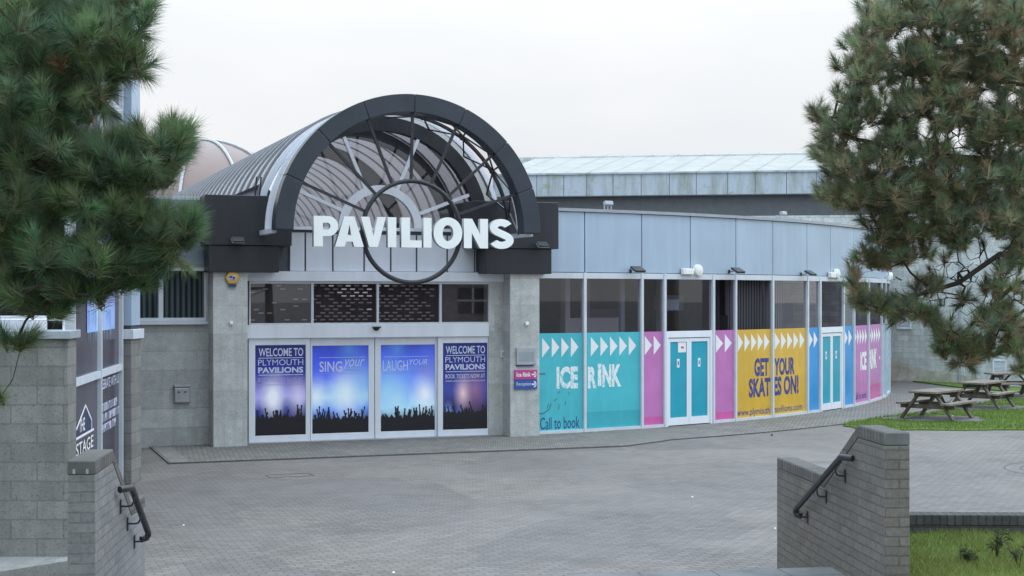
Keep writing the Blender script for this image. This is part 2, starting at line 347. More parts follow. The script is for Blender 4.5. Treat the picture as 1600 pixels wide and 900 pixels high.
class MB:
    def __init__(s, T=I4): s.T = T; s.v = []; s.f = []; s.m = []; s.uvs = []
    def face(s, pts, m=0, uv=None):
        pts = [Vector(p) for p in pts]
        if uv is None:
            n = Vector((0, 0, 0))
            for i in range(len(pts)):
                a, b_ = pts[i], pts[(i + 1) % len(pts)]; n += Vector(((a.y - b_.y) * (a.z + b_.z), (a.z - b_.z) * (a.x + b_.x), (a.x - b_.x) * (a.y + b_.y)))
            if n.length: n.normalize()
            if abs(n.z) > .75: uv = [(p.x, p.y) for p in pts]
            else:
                h = Vector((-n.y, n.x, 0)); h = h.normalized() if h.length > 1e-6 else Vector((1, 0, 0))
                uv = [(p.dot(h), p.z) for p in pts]
        b0 = len(s.v); s.v += [s.T @ p for p in pts]; s.f.append(tuple(range(b0, b0 + len(pts)))); s.m.append(m); s.uvs.append(uv)
    def box(s, x0, x1, y0, y1, z0, z1, m=0):
        a = [(x0, y0, z0), (x1, y0, z0), (x1, y1, z0), (x0, y1, z0), (x0, y0, z1), (x1, y0, z1), (x1, y1, z1), (x0, y1, z1)]
        for q in ((0, 3, 2, 1), (4, 5, 6, 7), (0, 1, 5, 4), (1, 2, 6, 5), (2, 3, 7, 6), (3, 0, 4, 7)): s.face([a[i] for i in q], m)
    def prism(s, poly, axis, a, b_, m=0, mside=None):
        mk = {'z': lambda p, t: (p[0], p[1], t), 'y': lambda p, t: (p[0], t, p[1]), 'x': lambda p, t: (t, p[0], p[1])}[axis]
        s.face([mk(p, a) for p in poly][::-1], m); s.face([mk(p, b_) for p in poly], m)
        n = len(poly)
        for i in range(n):
            p, q = poly[i], poly[(i + 1) % n]; s.face([mk(p, a), mk(q, a), mk(q, b_), mk(p, b_)], m if mside is None else mside)
    def tube(s, path, r, n=8, m=0, closed=False):
        P = [Vector(p) for p in path]; k = len(P); rr = r if hasattr(r, '__len__') else [r] * k
        rings = []; up = None
        for i in range(k):
            t = (P[(i + 1) % k] - P[i - 1]) if closed else (P[min(i + 1, k - 1)] - P[max(i - 1, 0)])
            t.normalize()
            if up is None: up = Vector((0, 0, 1)) if abs(t.z) < .9 else Vector((1, 0, 0))
            a = t.cross(up); a.normalize(); bb = a.cross(t); bb.normalize(); up = bb
            rings.append([P[i] + (a * math.cos(2 * math.pi * j / n) + bb * math.sin(2 * math.pi * j / n)) * rr[i] for j in range(n)])
        for i in range(k if closed else k - 1):
            A, B = rings[i], rings[(i + 1) % k]
            for j in range(n): s.face([A[j], A[(j + 1) % n], B[(j + 1) % n], B[j]], m)
        if not closed: s.face(rings[0][::-1], m); s.face(rings[-1], m)
    def bar(s, p, q, wdt, dpt, m=0, up=(0, 0, 1)):
        """rectangular bar from p to q"""
        p, q = Vector(p), Vector(q); t = (q - p).normalized(); a = t.cross(Vector(up))
        if a.length < 1e-4: a = t.cross(Vector((0, 1, 0)))
        a.normalize(); bb = a.cross(t); o = [(-1, -1), (1, -1), (1, 1), (-1, 1)]
        A = [p + a * x * wdt / 2 + bb * y * dpt / 2 for x, y in o]; B = [q + a * x * wdt / 2 + bb * y * dpt / 2 for x, y in o]
        s.face(A[::-1], m); s.face(B, m)
        for i in range(4): s.face([A[i], A[(i + 1) % 4], B[(i + 1) % 4], B[i]], m)
    def annulus(s, cx, cz, r0, r1, a0, a1, y0, y1, n=48, m=0):
        full = abs(a1 - a0) > 359.9
        for i in range(n):
            t0, t1 = R(a0 + (a1 - a0) * i / n), R(a0 + (a1 - a0) * (i + 1) / n)
            P = lambda r, t, y: (cx + r * math.cos(t), y, cz + r * math.sin(t))
            s.face([P(r0, t0, y0), P(r0, t1, y0), P(r1, t1, y0), P(r1, t0, y0)], m); s.face([P(r0, t0, y1), P(r1, t0, y1), P(r1, t1, y1), P(r0, t1, y1)], m)
            s.face([P(r1, t0, y0), P(r1, t1, y0), P(r1, t1, y1), P(r1, t0, y1)], m); s.face([P(r0, t1, y0), P(r0, t0, y0), P(r0, t0, y1), P(r0, t1, y1)], m)
            if not full and i == 0: s.face([P(r0, t0, y0), P(r1, t0, y0), P(r1, t0, y1), P(r0, t0, y1)], m)
            if not full and i == n - 1: s.face([P(r0, t1, y0), P(r0, t1, y1), P(r1, t1, y1), P(r1, t1, y0)], m)
    def text(s, txt, x0, x1, z0, z1, y, m=0, off=0.0, shear=0.0):
        v, f = text_geo(txt, off, shear)
        for q in f: s.face([(x0 + v[i][0] * (x1 - x0), y, z0 + v[i][1] * (z1 - z0)) for i in q], m)
    def tri(s, pts, y, m=0): s.face([(p[0], y, p[1]) for p in pts], m)
    def build(s, name, mats, parent=None, loc=None, smooth=35, bevel=0, merge=True):
        if not isinstance(mats, (list, tuple)): mats = [mats]
        if parent is not None: Wp = WM[parent]; W = Wp
        else: W = Matrix.Translation(loc) if loc is not None else I4
        inv = W.inverted()
        me = bpy.data.meshes.new(name); me.from_pydata([inv @ p for p in s.v], [], s.f)
        for x in mats: me.materials.append(x)
        uvl = me.uv_layers.new(name='UVMap'); flat = [c for f in s.uvs for p in f for c in p]; uvl.data.foreach_set('uv', flat)
        me.polygons.foreach_set('material_index', s.m)
        bm = bmesh.new(); bm.from_mesh(me)
        if merge: bmesh.ops.remove_doubles(bm, verts=bm.verts, dist=.0004)
        bmesh.ops.recalc_face_normals(bm, faces=bm.faces); bm.to_mesh(me); bm.free()
        if smooth: me.shade_smooth(); me.set_sharp_from_angle(angle=R(smooth))
        o = bpy.data.objects.new(name, me); C.objects.link(o)
        if parent is not None: o.parent = parent; WM[o] = Wp.copy()
        else: o.matrix_world = W; WM[o] = W.copy()
        if bevel:
            bv = o.modifiers.new('bevel', 'BEVEL'); bv.width = bevel; bv.segments = 2; bv.limit_method = 'ANGLE'; bv.angle_limit = R(40)
        return o
def tag(o, label=None, cat=None, group=None, kind=None):
    if label: o['label'] = label
    if cat: o['category'] = cat
    if group: o['group'] = group
    if kind: o['kind'] = kind
    return o
def root(name, T, label, cat, group=None):
    o = bpy.data.objects.new(name, None); C.objects.link(o); o.matrix_world = T; o.empty_display_size = .3; WM[o] = T.copy()
    return tag(o, label, cat, group)

# ================================================================= GROUND
FAC = frame(-3.25, 33.7, R(20))                      # front of the entrance: x along the doors, y into the building
ROT = frame(0, 0, R(20))
g = MB(ROT)
S = 700
g.face([(-S, -S, 0), (S, -S, 0), (S, S, 0), (-S, S, 0)]); g.build('plaza_ground', M['setts'], loc=(0, 0, 0)); tag(C.objects['plaza_ground'], kind='structure')
# curved front of the rink, one circle in plan
RC, RR = (-10.3674, 56.2575), 23.9903
def ring_angle(px, r=RR):
    k = ray(px); a = k * k + 1; bb = -2 * (k * RC[0] + RC[1]); c = RC[0] ** 2 + RC[1] ** 2 - r * r
    y = (-bb - math.sqrt(max(bb * bb - 4 * a * c, 0))) / (2 * a); return math.atan2(y - RC[1], k * y - RC[0])
def ring_pt(a, r=RR): return (RC[0] + r * math.cos(a), RC[1] + r * math.sin(a))
# apron of paving blocks along the entrance, raised a little, with a dark edge
uL, dF = -4.92, -3.28
ap = [tuple((FAC @ Vector((u, d, 0)))[:2]) for u, d in ((uL, .2), (uL, dF), (-2, dF), (1, dF), (3.4, dF), (5, dF + .02))]
arc = [ring_pt(R(a), RR + 2.55 - max(0, (a + 58)) * .012) for a in range(-58, -14, 3)]
arcin = [ring_pt(R(a), RR - .2) for a in range(-16, -63, -3)]
g = MB(); g.prism(ap + arc + arcin, 'z', -.02, .028, 0, 1); g.build('apron_paving', [M['apron'], M['kerb_dark']], loc=(0, 0, 0)); tag(C.objects['apron_paving'], kind='structure')
g = MB(FAC); g.prism([(uL - .02, dF - .03), (5.0, dF - .03), (5.0, dF - .004), (uL - .02, dF - .004)], 'z', -.02, .018)
g.build('apron_kerb', M['kerb_dark'], loc=(0, 0, 0)); tag(C.objects['apron_kerb'], kind='structure')
g = MB(FAC); g.prism([(uL + .05, dF + .02), (uL + .42, dF + .02), (uL + .42, -.1), (uL + .05, -.1)], 'z', .0, .033)
g.build('kerb_stones', M['header'], loc=(0, 0, 0)); tag(C.objects['kerb_stones'], kind='structure')
# lawn with worn pads under the tables
def gp(pts, z=0): return [gnd(x, y, z) for x, y in pts]
lawn = gp([(1314, 664), (1340, 671.5), (1425, 673), (1520, 673), (1660, 672), (1900, 668), (1900, 622), (1700, 618), (1585, 624), (1545, 629), (1500, 637), (1462, 645), (1410, 649), (1366, 655)])
def ragged(poly, step, amp):
    out_ = []; n = len(poly); r_ = random.Random(2)
    for i in range(n):
        p, q = Vector(poly[i]), Vector(poly[(i + 1) % n]); k = max(1, int((q - p).length / step)); nn = Vector((-(q - p).y, (q - p).x)).normalized()
        for j in range(k): out_.append(tuple(p + (q - p) * j / k + nn * r_.uniform(-amp, amp)))
    return out_
lawn = ragged(lawn, .18, .07)
g = MB(); g.prism(lawn, 'z', -.02, .03); g.build('lawn', M['turf'], loc=(0, 0, 0)); tag(C.objects['lawn'], kind='structure')
g = MB(); g.prism(gp([(1392, 592.5), (1450, 600), (1500, 606.5), (1700, 622), (1690, 614), (1500, 600), (1450, 596), (1392, 590)]), 'z', -.02, .05); g.build('grass_verge', M['turf'], loc=(0, 0, 0)); tag(C.objects['grass_verge'], kind='structure')
def pad(cx, cy, rx, ry, ang, z):
    pts = []
    for i in range(28):
        a = 2 * math.pi * i / 28; k = 1 + .12 * math.sin(3 * a + cx) + .08 * math.sin(5 * a)
        x, y = rx * k * math.cos(a), ry * k * math.sin(a); pts.append((cx + x * math.cos(ang) - y * math.sin(ang), cy + x * math.sin(ang) + y * math.cos(ang)))
    return pts
TABLES = [(11.35, 39.35, 50), (13.85, 43.35, 52), (16.45, 48.2, 8)]
g = MB()
for x, y, a in TABLES: g.face([(p[0], p[1], .041) for p in pad(x, y - .1, 1.35, 1.0, R(a - 45), 0)])
g.build('worn_earth', M['dirt'], loc=(0, 0, 0)); tag(C.objects['worn_earth'], kind='structure')
# inspection cover outline, paving circle
X0, Y0 = gnd(453, 743); g = MB(frame(X0, Y0, R(20)))
for q in ((-.42, .42, .19, .22), (-.42, .42, -.22, -.19), (-.42, -.39, -.19, .19), (.39, .42, -.19, .19)): g.box(q[0], q[1], q[2], q[3], -.01, .005)
g.build('inspection_cover', M['kerb_dark'], loc=(X0, Y0, 0)); tag(C.objects['inspection_cover'], 'thin rectangular inspection cover set in the paving before the entrance doors', 'manhole cover')
X0, Y0 = gnd(1705, 735); g = MB(frame(X0, Y0, 0))
for r in (1.55, 1.25):
    for i in range(72):
        a, b2 = 2 * math.pi * i / 72, 2 * math.pi * (i + 1) / 72
        g.face([((r + .0) * math.cos(a), (r + .0) * math.sin(a), .004), ((r + .03) * math.cos(a), (r + .03) * math.sin(a), .004), ((r + .03) * math.cos(b2), (r + .03) * math.sin(b2), .004), (r * math.cos(b2), r * math.sin(b2), .004)])
g.build('paving_circle', M['kerb_dark'], loc=(0, 0, 0)); tag(C.objects['paving_circle'], kind='structure')

# ================================================================= ENTRANCE BUILDING
ent = root('entrance_building', FAC, 'arched entrance with black barrel canopy, four postered glass doors and concrete pillars', 'building')
UC = .25
def fu(px, d=0): return ux(FAC, px, d)
def fz(px, py, d=0): return uz(FAC, px, py, d)
def part(name, mat, mb, parent=ent, **kw): return mb.build(name, mat, parent, **kw)
# pillars
for (p0, p1) in ((333, 387), (797, 843)):
    g = MB(FAC); g.box(fu(p0, -.55), fu(p1, -.55), -.55, .35, 0, 3.86); part('pillar', M['pillar'], g, bevel=.012)
uP0, uP1 = fu(387, -.55), fu(797, -.55)
g = MB(FAC); g.box(uP1 - .36, uP1 - .002, -.06, .3, 0, 3.8); part('door_jamb', M['pillar'], g)
# left wing wall
uW0, uW1 = fu(205, .08), fu(333, -.55)
zw0, zw1 = 2.76, 3.86
g = MB(FAC); g.box(uW0 - 3, uW1, .08, .5, 0, zw0 - .06); g.box(uW0 - 3, fu(213, .08), .08, .5, zw0 - .06, 5.45); part('side_wall', M['panelwall'], g)
g = MB(FAC)
for a, b2 in ((-8.2, -6.61), (-6.60, -5.01), (-5.0, fu(322, -.02))):
    g.box(a + .012, b2 - .012, .0, .09, zw1 + .08, 5.42)
part('fascia_panel', M['clad_grey'], g, bevel=.006)
g = MB(FAC); g.box(-8.2, uW1, .0, .12, 5.42, 5.50); part('roof_trim', M['mullion'], g)
g = MB(FAC); g.box(-8.2, uW1 + .1, .1, 6, 5.30, 5.40); part('flat_roof', M['roof_grey'], g)
wa, wm, wb = fu(150, .08), fu(251, .08), fu(322, .08)
wi = MB(FAC); 
for a, b2 in ((wa, wm), (wm, wb)):
    f = MB(FAC)
    f.box(a, b2, .02, .12, zw0, zw0 + .07); f.box(a, b2, .02, .12, zw1 - .0, zw1 + .07); f.box(a, a + .05, .02, .12, zw0 + .07, zw1); f.box(b2 - .05, b2, .02, .12, zw0 + .07, zw1)
    fo = part('window', M['mullion'], f)
    p = MB(FAC); p.face([(a + .05, .07, zw0 + .07), (b2 - .05, .07, zw0 + .07), (b2 - .05, .07, zw1), (a + .05, .07, zw1)]); part('pane', M['glass_grey'], p, fo)
    p = MB(FAC); p.face([(a + .05, .28, zw0 + .05), (b2 - .05, .28, zw0 + .05), (b2 - .05, .28, zw1 + .05), (a + .05, .28, zw1 + .05)]); part('blind', M['blind'], p, fo)
g = MB(FAC); g.box(wa - .2, wb + .02, -.05, .1, zw0 - .075, zw0 - .005); part('window_sill', M['mullion'], g)
# beams over the doors and the sheet cladding above
u0, u1 = uP0 + .004, uP1 - .37
g = MB(FAC); g.box(u0, uP1 - .004, -.14, .15, 3.64, 3.86); part('lintel_beam', M['white_frame'], g, bevel=.008)
g = MB(FAC); g.box(u0, uP1 - .36, -.10, .15, 2.36, 2.665); part('door_header', M['white_frame'], g, bevel=.008)
js = [fu(x) for x in (452, 477, 520, 569, 610.6, 651, 699, 742, 766)]
for a, b2 in zip(js[:-1], js[1:]):
    g = MB(FAC); g.box(a + .018, b2 - .018, .0, .06, 3.87, 4.74); part('cladding_panel', M['clad_white'], g, bevel=.01)
    g = MB(FAC); g.box(b2 - .016, b2 + .016, .02, .08, 3.87, 4.74); part('panel_joint', M['dark_joint'], g)
g = MB(FAC); g.box(-2.3, 2.75, .085, .12, 3.87, 4.74); part('backing_wall', M['soffit'], g)
# transom windows with a lit roller shutter behind
tx = [fu(x) for x in (389, 487.5, 589.5, 687.5, 775)]
tz0, tz1 = 2.70, 3.585
rnd = random.Random(5)
for i in range(4):
    a, b2 = tx[i], tx[i + 1]
    f = MB(FAC); f.box(a, b2, -.05, .05, tz1, 3.638); f.box(a, b2, -.05, .05, 2.667, tz0); f.box(a, a + .028, -.05, .05, tz0, tz1); f.box(b2 - .028, b2, -.05, .05, tz0, tz1)
    fo = part('transom_window', M['mullion'], f)
    p = MB(FAC); p.face([(a + .028, 0, tz0), (b2 - .028, 0, tz0), (b2 - .028, 0, tz1), (a + .028, 0, tz1)]); part('pane', M['glass'], p, fo)
    p = MB(FAC); p.face([(a, .5, tz0 - .3), (b2, .5, tz0 - .3), (b2, .5, tz1 + .3), (a, .5, tz1 + .3)])
    for r_ in range(14):
        z = tz1 + .1 - r_ * .078
        for q in range(12):
            x = a - .1 + q * .20 + (.10 if r_ % 2 else 0)
            if x < a + .02 or x > b2 - .1: continue
            t = (x - tx[0]) / (tx[4] - tx[0]); lit = None
            if i == 1 and r_ < 10 and x > a + .42 and rnd.random() < .95 - r_ * .06: lit = 2
            elif i == 2 and r_ < 3 and x < a + .35: lit = 2
            elif i in (1, 2) and rnd.random() < .75: lit = 1
            elif i == 0 and rnd.random() < .16: lit = 1
            if lit: p.face([(x, .494, z), (x + .115, .494, z), (x + .115, .494, z + .03), (x, .494, z + .03)], lit)
    part('roller_shutter', [M['shutter'], M['slot_light'], M['slot_bright']], p, fo)
# ---- four doors, each with its poster
def crowd(mb, x0, x1, z0, hh, y, m, seed, arms):
    r_ = random.Random(seed); pts = [(x0, z0)]; n = 40; h = z0 + hh
    for i in range(n + 1):
        x = x0 + (x1 - x0) * i / n
        pts.append((x, h + .03 * math.sin(i * 1.9 + seed) + .04 * abs(math.sin(i * .55 + seed * 2)) + r_.uniform(-.012, .012)))
    pts.append((x1, z0)); mb.tri(pts, y, m)
    for k in range(arms):
        x = x0 + .05 + (x1 - x0 - .1) * r_.random(); t = r_.uniform(.07, .30) * r_.uniform(.6, 1); dx = r_.uniform(-.09, .09); b_ = h - .03; ww = r_.uniform(.018, .028)
        x, dx = max(x, x0 + .04), max(min(dx, x1 - x - .05), x0 - x + .05)
        mb.tri([(x - ww, b_), (x + ww, b_), (x + dx + ww * .55, b_ + t), (x + dx - ww * .55, b_ + t)], y - .0008 - k * .00002, m)
        for fdx, fl in ((-.018, .035), (-.004, .048), (.012, .042)):      # hand
            mb.tri([(x + dx - .013, b_ + t - .012), (x + dx + .013, b_ + t - .012), (x + dx + fdx + .005, b_ + t + fl), (x + dx + fdx - .004, b_ + t + fl)], y - .0016 - k * .00002, m)
PP = [(398.4, 477.4, 'poster_welcome_a'), (487.5, 575.5, 'poster_sing'), (594.5, 679, 'poster_laugh'), (691.5, 761, 'poster_welcome_b')]
DD = [(388, 484.5, 0), (484.5, 584.7, .07), (585.3, 683.5, .07), (683.5, 770.5, 0)]
for i, ((q0, q1, mm), (e0, e1, dd)) in enumerate(zip(PP, DD)):
    a, b2, pa, pb = fu(e0, dd), fu(e1, dd), fu(q0, dd), fu(q1, dd); z1 = 2.355; pz0, pz1 = .19, 2.21 - (.03 if dd else 0)
    f = MB(FAC); y0, y1 = dd - .03, dd + .03
    f.box(a + .003, pa, y0, y1, .045, z1); f.box(pb, b2 - .003, y0, y1, .045, z1); f.box(pa, pb, y0, y1, .045, pz0); f.box(pa, pb, y0, y1, pz1, z1)
    do = part('sliding_door' if dd else 'side_light', M['white_frame'], f, bevel=.005)
    p = MB(FAC); yy = dd - .012; uvq = [(0, 0), (1, 0), (1, 1), (0, 1)]
    p.face([(pa, yy, pz0), (pb, yy, pz0), (pb, yy, pz1), (pa, yy, pz1)], 0, uvq)
    W_, H_ = pb - pa, pz1 - pz0
    X = lambda t: pa + t * W_
    Z = lambda t: pz0 + t * H_
    crowd(p, pa, pb, pz0, H_ * (.16 if dd else .19), yy - .003, 1, i + 3, (20, 30, 34, 14)[i])
    yt = yy - .002
    if not dd:
        p.text('WELCOME TO', X(.07), X(.95), Z(.875), Z(.965), yt, 2, .012); p.box(X(.07), X(.95), yt - .001, yt, Z(.853), Z(.860), 2)
        p.text('PLYMOUTH', X(.06), X(.95), Z(.775), Z(.84), yt, 2, -.006); p.text('PAVILIONS', X(.06), X(.95), Z(.69), Z(.755), yt, 2, .03)
        p.box(X(.07), X(.95), yt - .001, yt, Z(.665), Z(.672), 2)
        p.text('BOOK TICKETS NOW AT', X(.06), X(.95), Z(.59), Z(.64), yt, 2 if i == 3 else 3, .004); p.text('www.plymouthpavilions.com', X(.06), X(.95), Z(.545), Z(.575), yt, 2 if i == 3 else 3, 0)
    elif i == 1:
        for k in range(44): p.box(X(.13) + k * W_ * .0186, X(.13) + k * W_ * .0186 + W_ * .010, yt - .001, yt, Z(.860), Z(.868), 2)
        p.text('SING', X(.13), X(.53), Z(.70), Z(.82), yt, 2, .01); p.text('your', X(.54), X(.93), Z(.72), Z(.84), yt, 2, -.004, .4)
        p.text('HEART OUT', X(.60), X(.90), Z(.705), Z(.73), yt, 3, .01); p.box(X(.13), X(.93), yt - .001, yt, Z(.680), Z(.684), 3)
    else:
        for k in range(44): p.box(X(.06) + k * W_ * .0186, X(.06) + k * W_ * .0186 + W_ * .010, yt - .001, yt, Z(.858), Z(.866), 2)
        p.text('LAUGH', X(.04), X(.50), Z(.70), Z(.82), yt, 2, .0); p.text('YOUR', X(.53), X(.86), Z(.765), Z(.83), yt, 2, -.004, .3)
        p.text('SOCKS OFF', X(.53), X(.86), Z(.70), Z(.75), yt, 3, .006); p.box(X(.06), X(.86), yt - .001, yt, Z(.672), Z(.677), 3)
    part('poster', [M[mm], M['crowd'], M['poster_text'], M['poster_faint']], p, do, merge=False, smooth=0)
g = MB(FAC); g.box(u0, uP1 - .365, -.12, .12, .028, .043); part('door_threshold', M['steel'], g)
# interior shell
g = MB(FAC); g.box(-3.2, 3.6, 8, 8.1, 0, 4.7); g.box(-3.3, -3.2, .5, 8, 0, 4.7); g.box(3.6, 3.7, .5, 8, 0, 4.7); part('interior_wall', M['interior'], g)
# ---- black haunch boxes either side
for (p0, p1, q0, q1) in ((320, 456, 326, 436), (738, 873, 758, 862)):
    g = MB(FAC); d = -.70
    g.box(fu(p0, d), fu(p1, d), d, .6, 4.41, 5.50); part('haunch_box', M['black_clad'], g, bevel=.012)
    g = MB(FAC); g.box(fu(q0, -.66), fu(q1, -.66), -.66, .55, 3.825, 4.407); part('haunch_box', M['black_clad'], g, bevel=.012)
# ---- canopy
ZC = 4.68; dA = -2.60
seams = [0, 19.8, 42.4, 65.5, 88.8, 111.5, 134, 157, 180]
for a, b2 in zip(seams[:-1], seams[1:]):
    g = MB(FAC); g.annulus(UC, ZC, 2.545, 2.93, a + .18, b2 - .18, dA, dA + .42, 10); part('arch_segment', M['arch_black'], g, bevel=.008)
g = MB(FAC); g.annulus(UC, ZC, 2.56, 2.905, 0, 180, dA + .02, dA + .40, 60); part('arch_core', M['dark_joint'], g)
for a in seams[1:-1]:
    g = MB(FAC); c, s_ = math.cos(R(a)), math.sin(R(a)); g.bar((UC + 1.09 * c, dA + .16, ZC + 1.09 * s_), (UC + 2.56 * c, dA + .16, ZC + 2.56 * s_), .055, .075, up=(0, 1, 0)); part('spoke', M['black_steel'], g)
g = MB(FAC); g.tube([(UC + .03 + 1.085 * math.cos(2 * math.pi * i / 64), dA + .12, ZC + 1.085 * math.sin(2 * math.pi * i / 64)) for i in range(64)], .05, 10, closed=True); part('ring_hoop', M['black_steel'], g, smooth=60)
# rear arch and glazed gable
ZG = 4.86
g = MB(FAC); g.annulus(UC, ZG - .04, 2.28, 2.60, 0, 180, -.10, .16, 56); part('rear_arch', M['black_clad'], g)
g = MB(FAC); g.annulus(UC - .02, ZG, .80, .985, 0, 180, -.10, .02, 40); part('half_ring', M['white_frame'], g)
for a in (21, 67, 113, 157):
    g = MB(FAC); c, s_ = math.cos(R(a)), math.sin(R(a)); g.bar((UC + .98 * c, -.05, ZG + .98 * s_), (UC + 2.29 * c, -.05, ZG + 2.29 * s_), .075, .08, up=(0, 1, 0)); part('gable_bar', M['white_frame'], g)
g = MB(FAC); g.box(-2.35, 2.75, -.08, .05, ZG - .06, ZG + .01); part('gable_sill', M['white_frame'], g)
g = MB(FAC); g.box(-2.35, 2.75, -.02, .08, 4.745, ZG - .062); part('gable_sill_shadow_gap', M['dark_joint'], g)
g = MB(FAC)
g.face([(UC + 2.29 * math.cos(R(a)), -.01, ZG + 2.29 * math.sin(R(a))) for a in range(0, 181, 4)]); part('gable_glass', M['glass'], g)
# canopy glazing between the arches, silver edge bars, lattice bracing
g = MB(FAC)
for i in range(36):
    t0, t1 = R(180 * i / 36), R(180 * (i + 1) / 36); r0, r1 = 2.86, 2.86
    P = lambda t, y: (UC + 2.86 * math.cos(t), y, ZC + 2.86 * math.sin(t)); g.face([P(t0, dA + .42), P(t1, dA + .42), P(t1, -.12), P(t0, -.12)])
part('canopy_glass', M['glass_canopy'], g)
for y in (dA + .45, -1.42, -.16):
    g = MB(FAC); g.annulus(UC, ZC, 2.82, 2.925, 0, 180, y, y + .05, 48); part('canopy_rib', M['white_frame'], g)
for s_ in (0, 180):
    g = MB(FAC); x = UC + 2.87 * math.cos(R(s_)); g.box(x - .05, x + .05, dA + .45, -.12, ZC - .05, ZC + .05); part('canopy_edge', M['white_frame'], g)
lat = [0, 22, 44, 66, 88, 110, 132, 154, 178]
g = MB(FAC)
P = lambda a, y, r=2.70: (UC + r * math.cos(R(a)), y, ZC + r * math.sin(R(a)))
for a, b2 in zip(lat[:-1], lat[1:]):
    g.bar(P(a, dA + .45, 2.58), P((a + b2) / 2, -1.35), .034, .034); g.bar(P(b2, dA + .45, 2.58), P((a + b2) / 2, -1.35), .034, .034)
    g.bar(P((a + b2) / 2, -1.35), P(a, -.2), .034, .034); g.bar(P((a + b2) / 2, -1.35), P(b2, -.2), .034, .034)
    g.bar(P((a + b2) / 2, -1.35, 2.6), P((a + b2) / 2, -1.35, 2.84), .04, .04)
part('lattice_bracing', M['black_steel'], g)
g = MB(FAC); g.annulus(UC, ZC, 2.62, 2.68, 0, 180, -1.40, -1.30, 48); part('purlin_hoop', M['black_steel'], g)
# ---- ribbed barrel vault behind
VB0, VB1, RV = .3, 31.0, 2.90
g = MB(FAC)
for i in range(40):
    t0, t1 = R(-2 + 184 * i / 40), R(-2 + 184 * (i + 1) / 40)
    P = lambda t, y: (UC + RV * math.cos(t), y, ZC + .03 + RV * math.sin(t))
    g.face([P(t0, -.08), P(t1, -.08), P(t1, VB1), P(t0, VB1)])
part('barrel_vault', M['vault_sheet'], g, smooth=30)
y = .10
while y < VB1:
    g = MB(FAC); g.annulus(UC, ZC + .03, RV + .003, RV + .06, 0, 180, y, y + .18, 40); part('vault_rib', M['vault_rib'], g); y += .98
for d_ in (3.2, 8.0):
    g = MB(FAC); g.annulus(UC, ZC + .03, 2.58, 2.88, 0, 180, d_, d_ + .3, 48); part('inner_arch', M['soffit'], g)
g = MB(FAC); g.face([(UC + RV * math.cos(R(a)), VB1, ZC + RV * math.sin(R(a))) for a in range(0, 181, 6)]); part('vault_end', M['interior'], g)
g = MB(FAC); g.box(UC - 3.3, UC + 3.3, .6, VB1, 4.55, 4.62); part('upper_floor', M['interior_floor'], g)
g = MB(FAC); d = .3; ua, ub = fu(358, d), fu(427, d); g.bar((ua, d, 5.48), (ub, d, fz(427, 281, d)), .08, .07, 0); g.face([(ua, d + .04, 5.48), (ub, d + .04, 5.48), (ub, d + .04, fz(427, 283, d))], 1)
for px in (398, 405): g.tube([(fu(px, -.2), -.2, 5.45), (fu(px + 3, -.2), -.2, 5.95)], .018, 6)
part('roof_flashing', [M['black_steel'], M['clad_white']], g)

# ---- the hanging sign: nine white letters
def arcp(cx, cy, rx, ry, a0, a1, n=14): return [(cx + rx * math.cos(R(a0 + (a1 - a0) * i / n)), cy + ry * math.sin(R(a0 + (a1 - a0) * i / n))) for i in range(n + 1)]
def s_shape():
    path = arcp(.37, .715, .225, .175, 22, 232, 20) + arcp(.385, .285, .245, .175, 52, -160, 20); th = .12; Lf, Rt = [], []
    for i, p in enumerate(path):
        a, b_ = path[max(i - 1, 0)], path[min(i + 1, len(path) - 1)]; dx, dy = b_[0] - a[0], b_[1] - a[1]; q = math.hypot(dx, dy); nx, ny = -dy / q * th, dx / q * th
        Lf.append((p[0] + nx, p[1] + ny)); Rt.append((p[0] - nx, p[1] - ny))
    return [Lf + Rt[::-1]]
GL = {'P': [[(0, 0), (0, 1), (.45, 1)] + arcp(.45, .67, .33, .33, 90, -90) + [(.29, .34), (.29, 0)], [(.29, .78), (.29, .56), (.42, .56)] + arcp(.42, .67, .11, .11, -90, 90)],
      'A': [[(0, 0), (.28, 1), (.58, 1), (.86, 0), (.57, 0), (.53, .17), (.33, .17), (.29, 0)], [(.43, .74), (.375, .38), (.485, .38)]],
      'V': [[(0, 1), (.29, 1), (.43, .36), (.57, 1), (.86, 1), (.58, 0), (.28, 0)]],
      'I': [[(0, 0), (0, 1), (.29, 1), (.29, 0)]], 'L': [[(0, 0), (0, 1), (.29, 1), (.29, .24), (.68, .24), (.68, 0)]],
      'O': [arcp(.46, .5, .46, .53, 0, 355, 40), arcp(.46, .5, .17, .27, 0, 355, 32)],
      'N': [[(0, 0), (0, 1), (.28, 1), (.56, .48), (.56, 1), (.83, 1), (.83, 0), (.55, 0), (.27, .52), (.27, 0)]], 'S': s_shape()}
dS = dA - .03
signT = FAC @ Matrix.Translation((fu(645, dS), dS, 4.35))
sign = root('letter_sign', signT, 'large white PAVILIONS lettering hung across the black arch', 'sign')
spans = [('P', 128, 298), ('A', 275, 475), ('V', 455, 628), ('I', 641, 700), ('L', 735, 876), ('I', 888, 944), ('O', 958, 1157), ('N', 1168, 1335), ('S', 1348, 1513)]
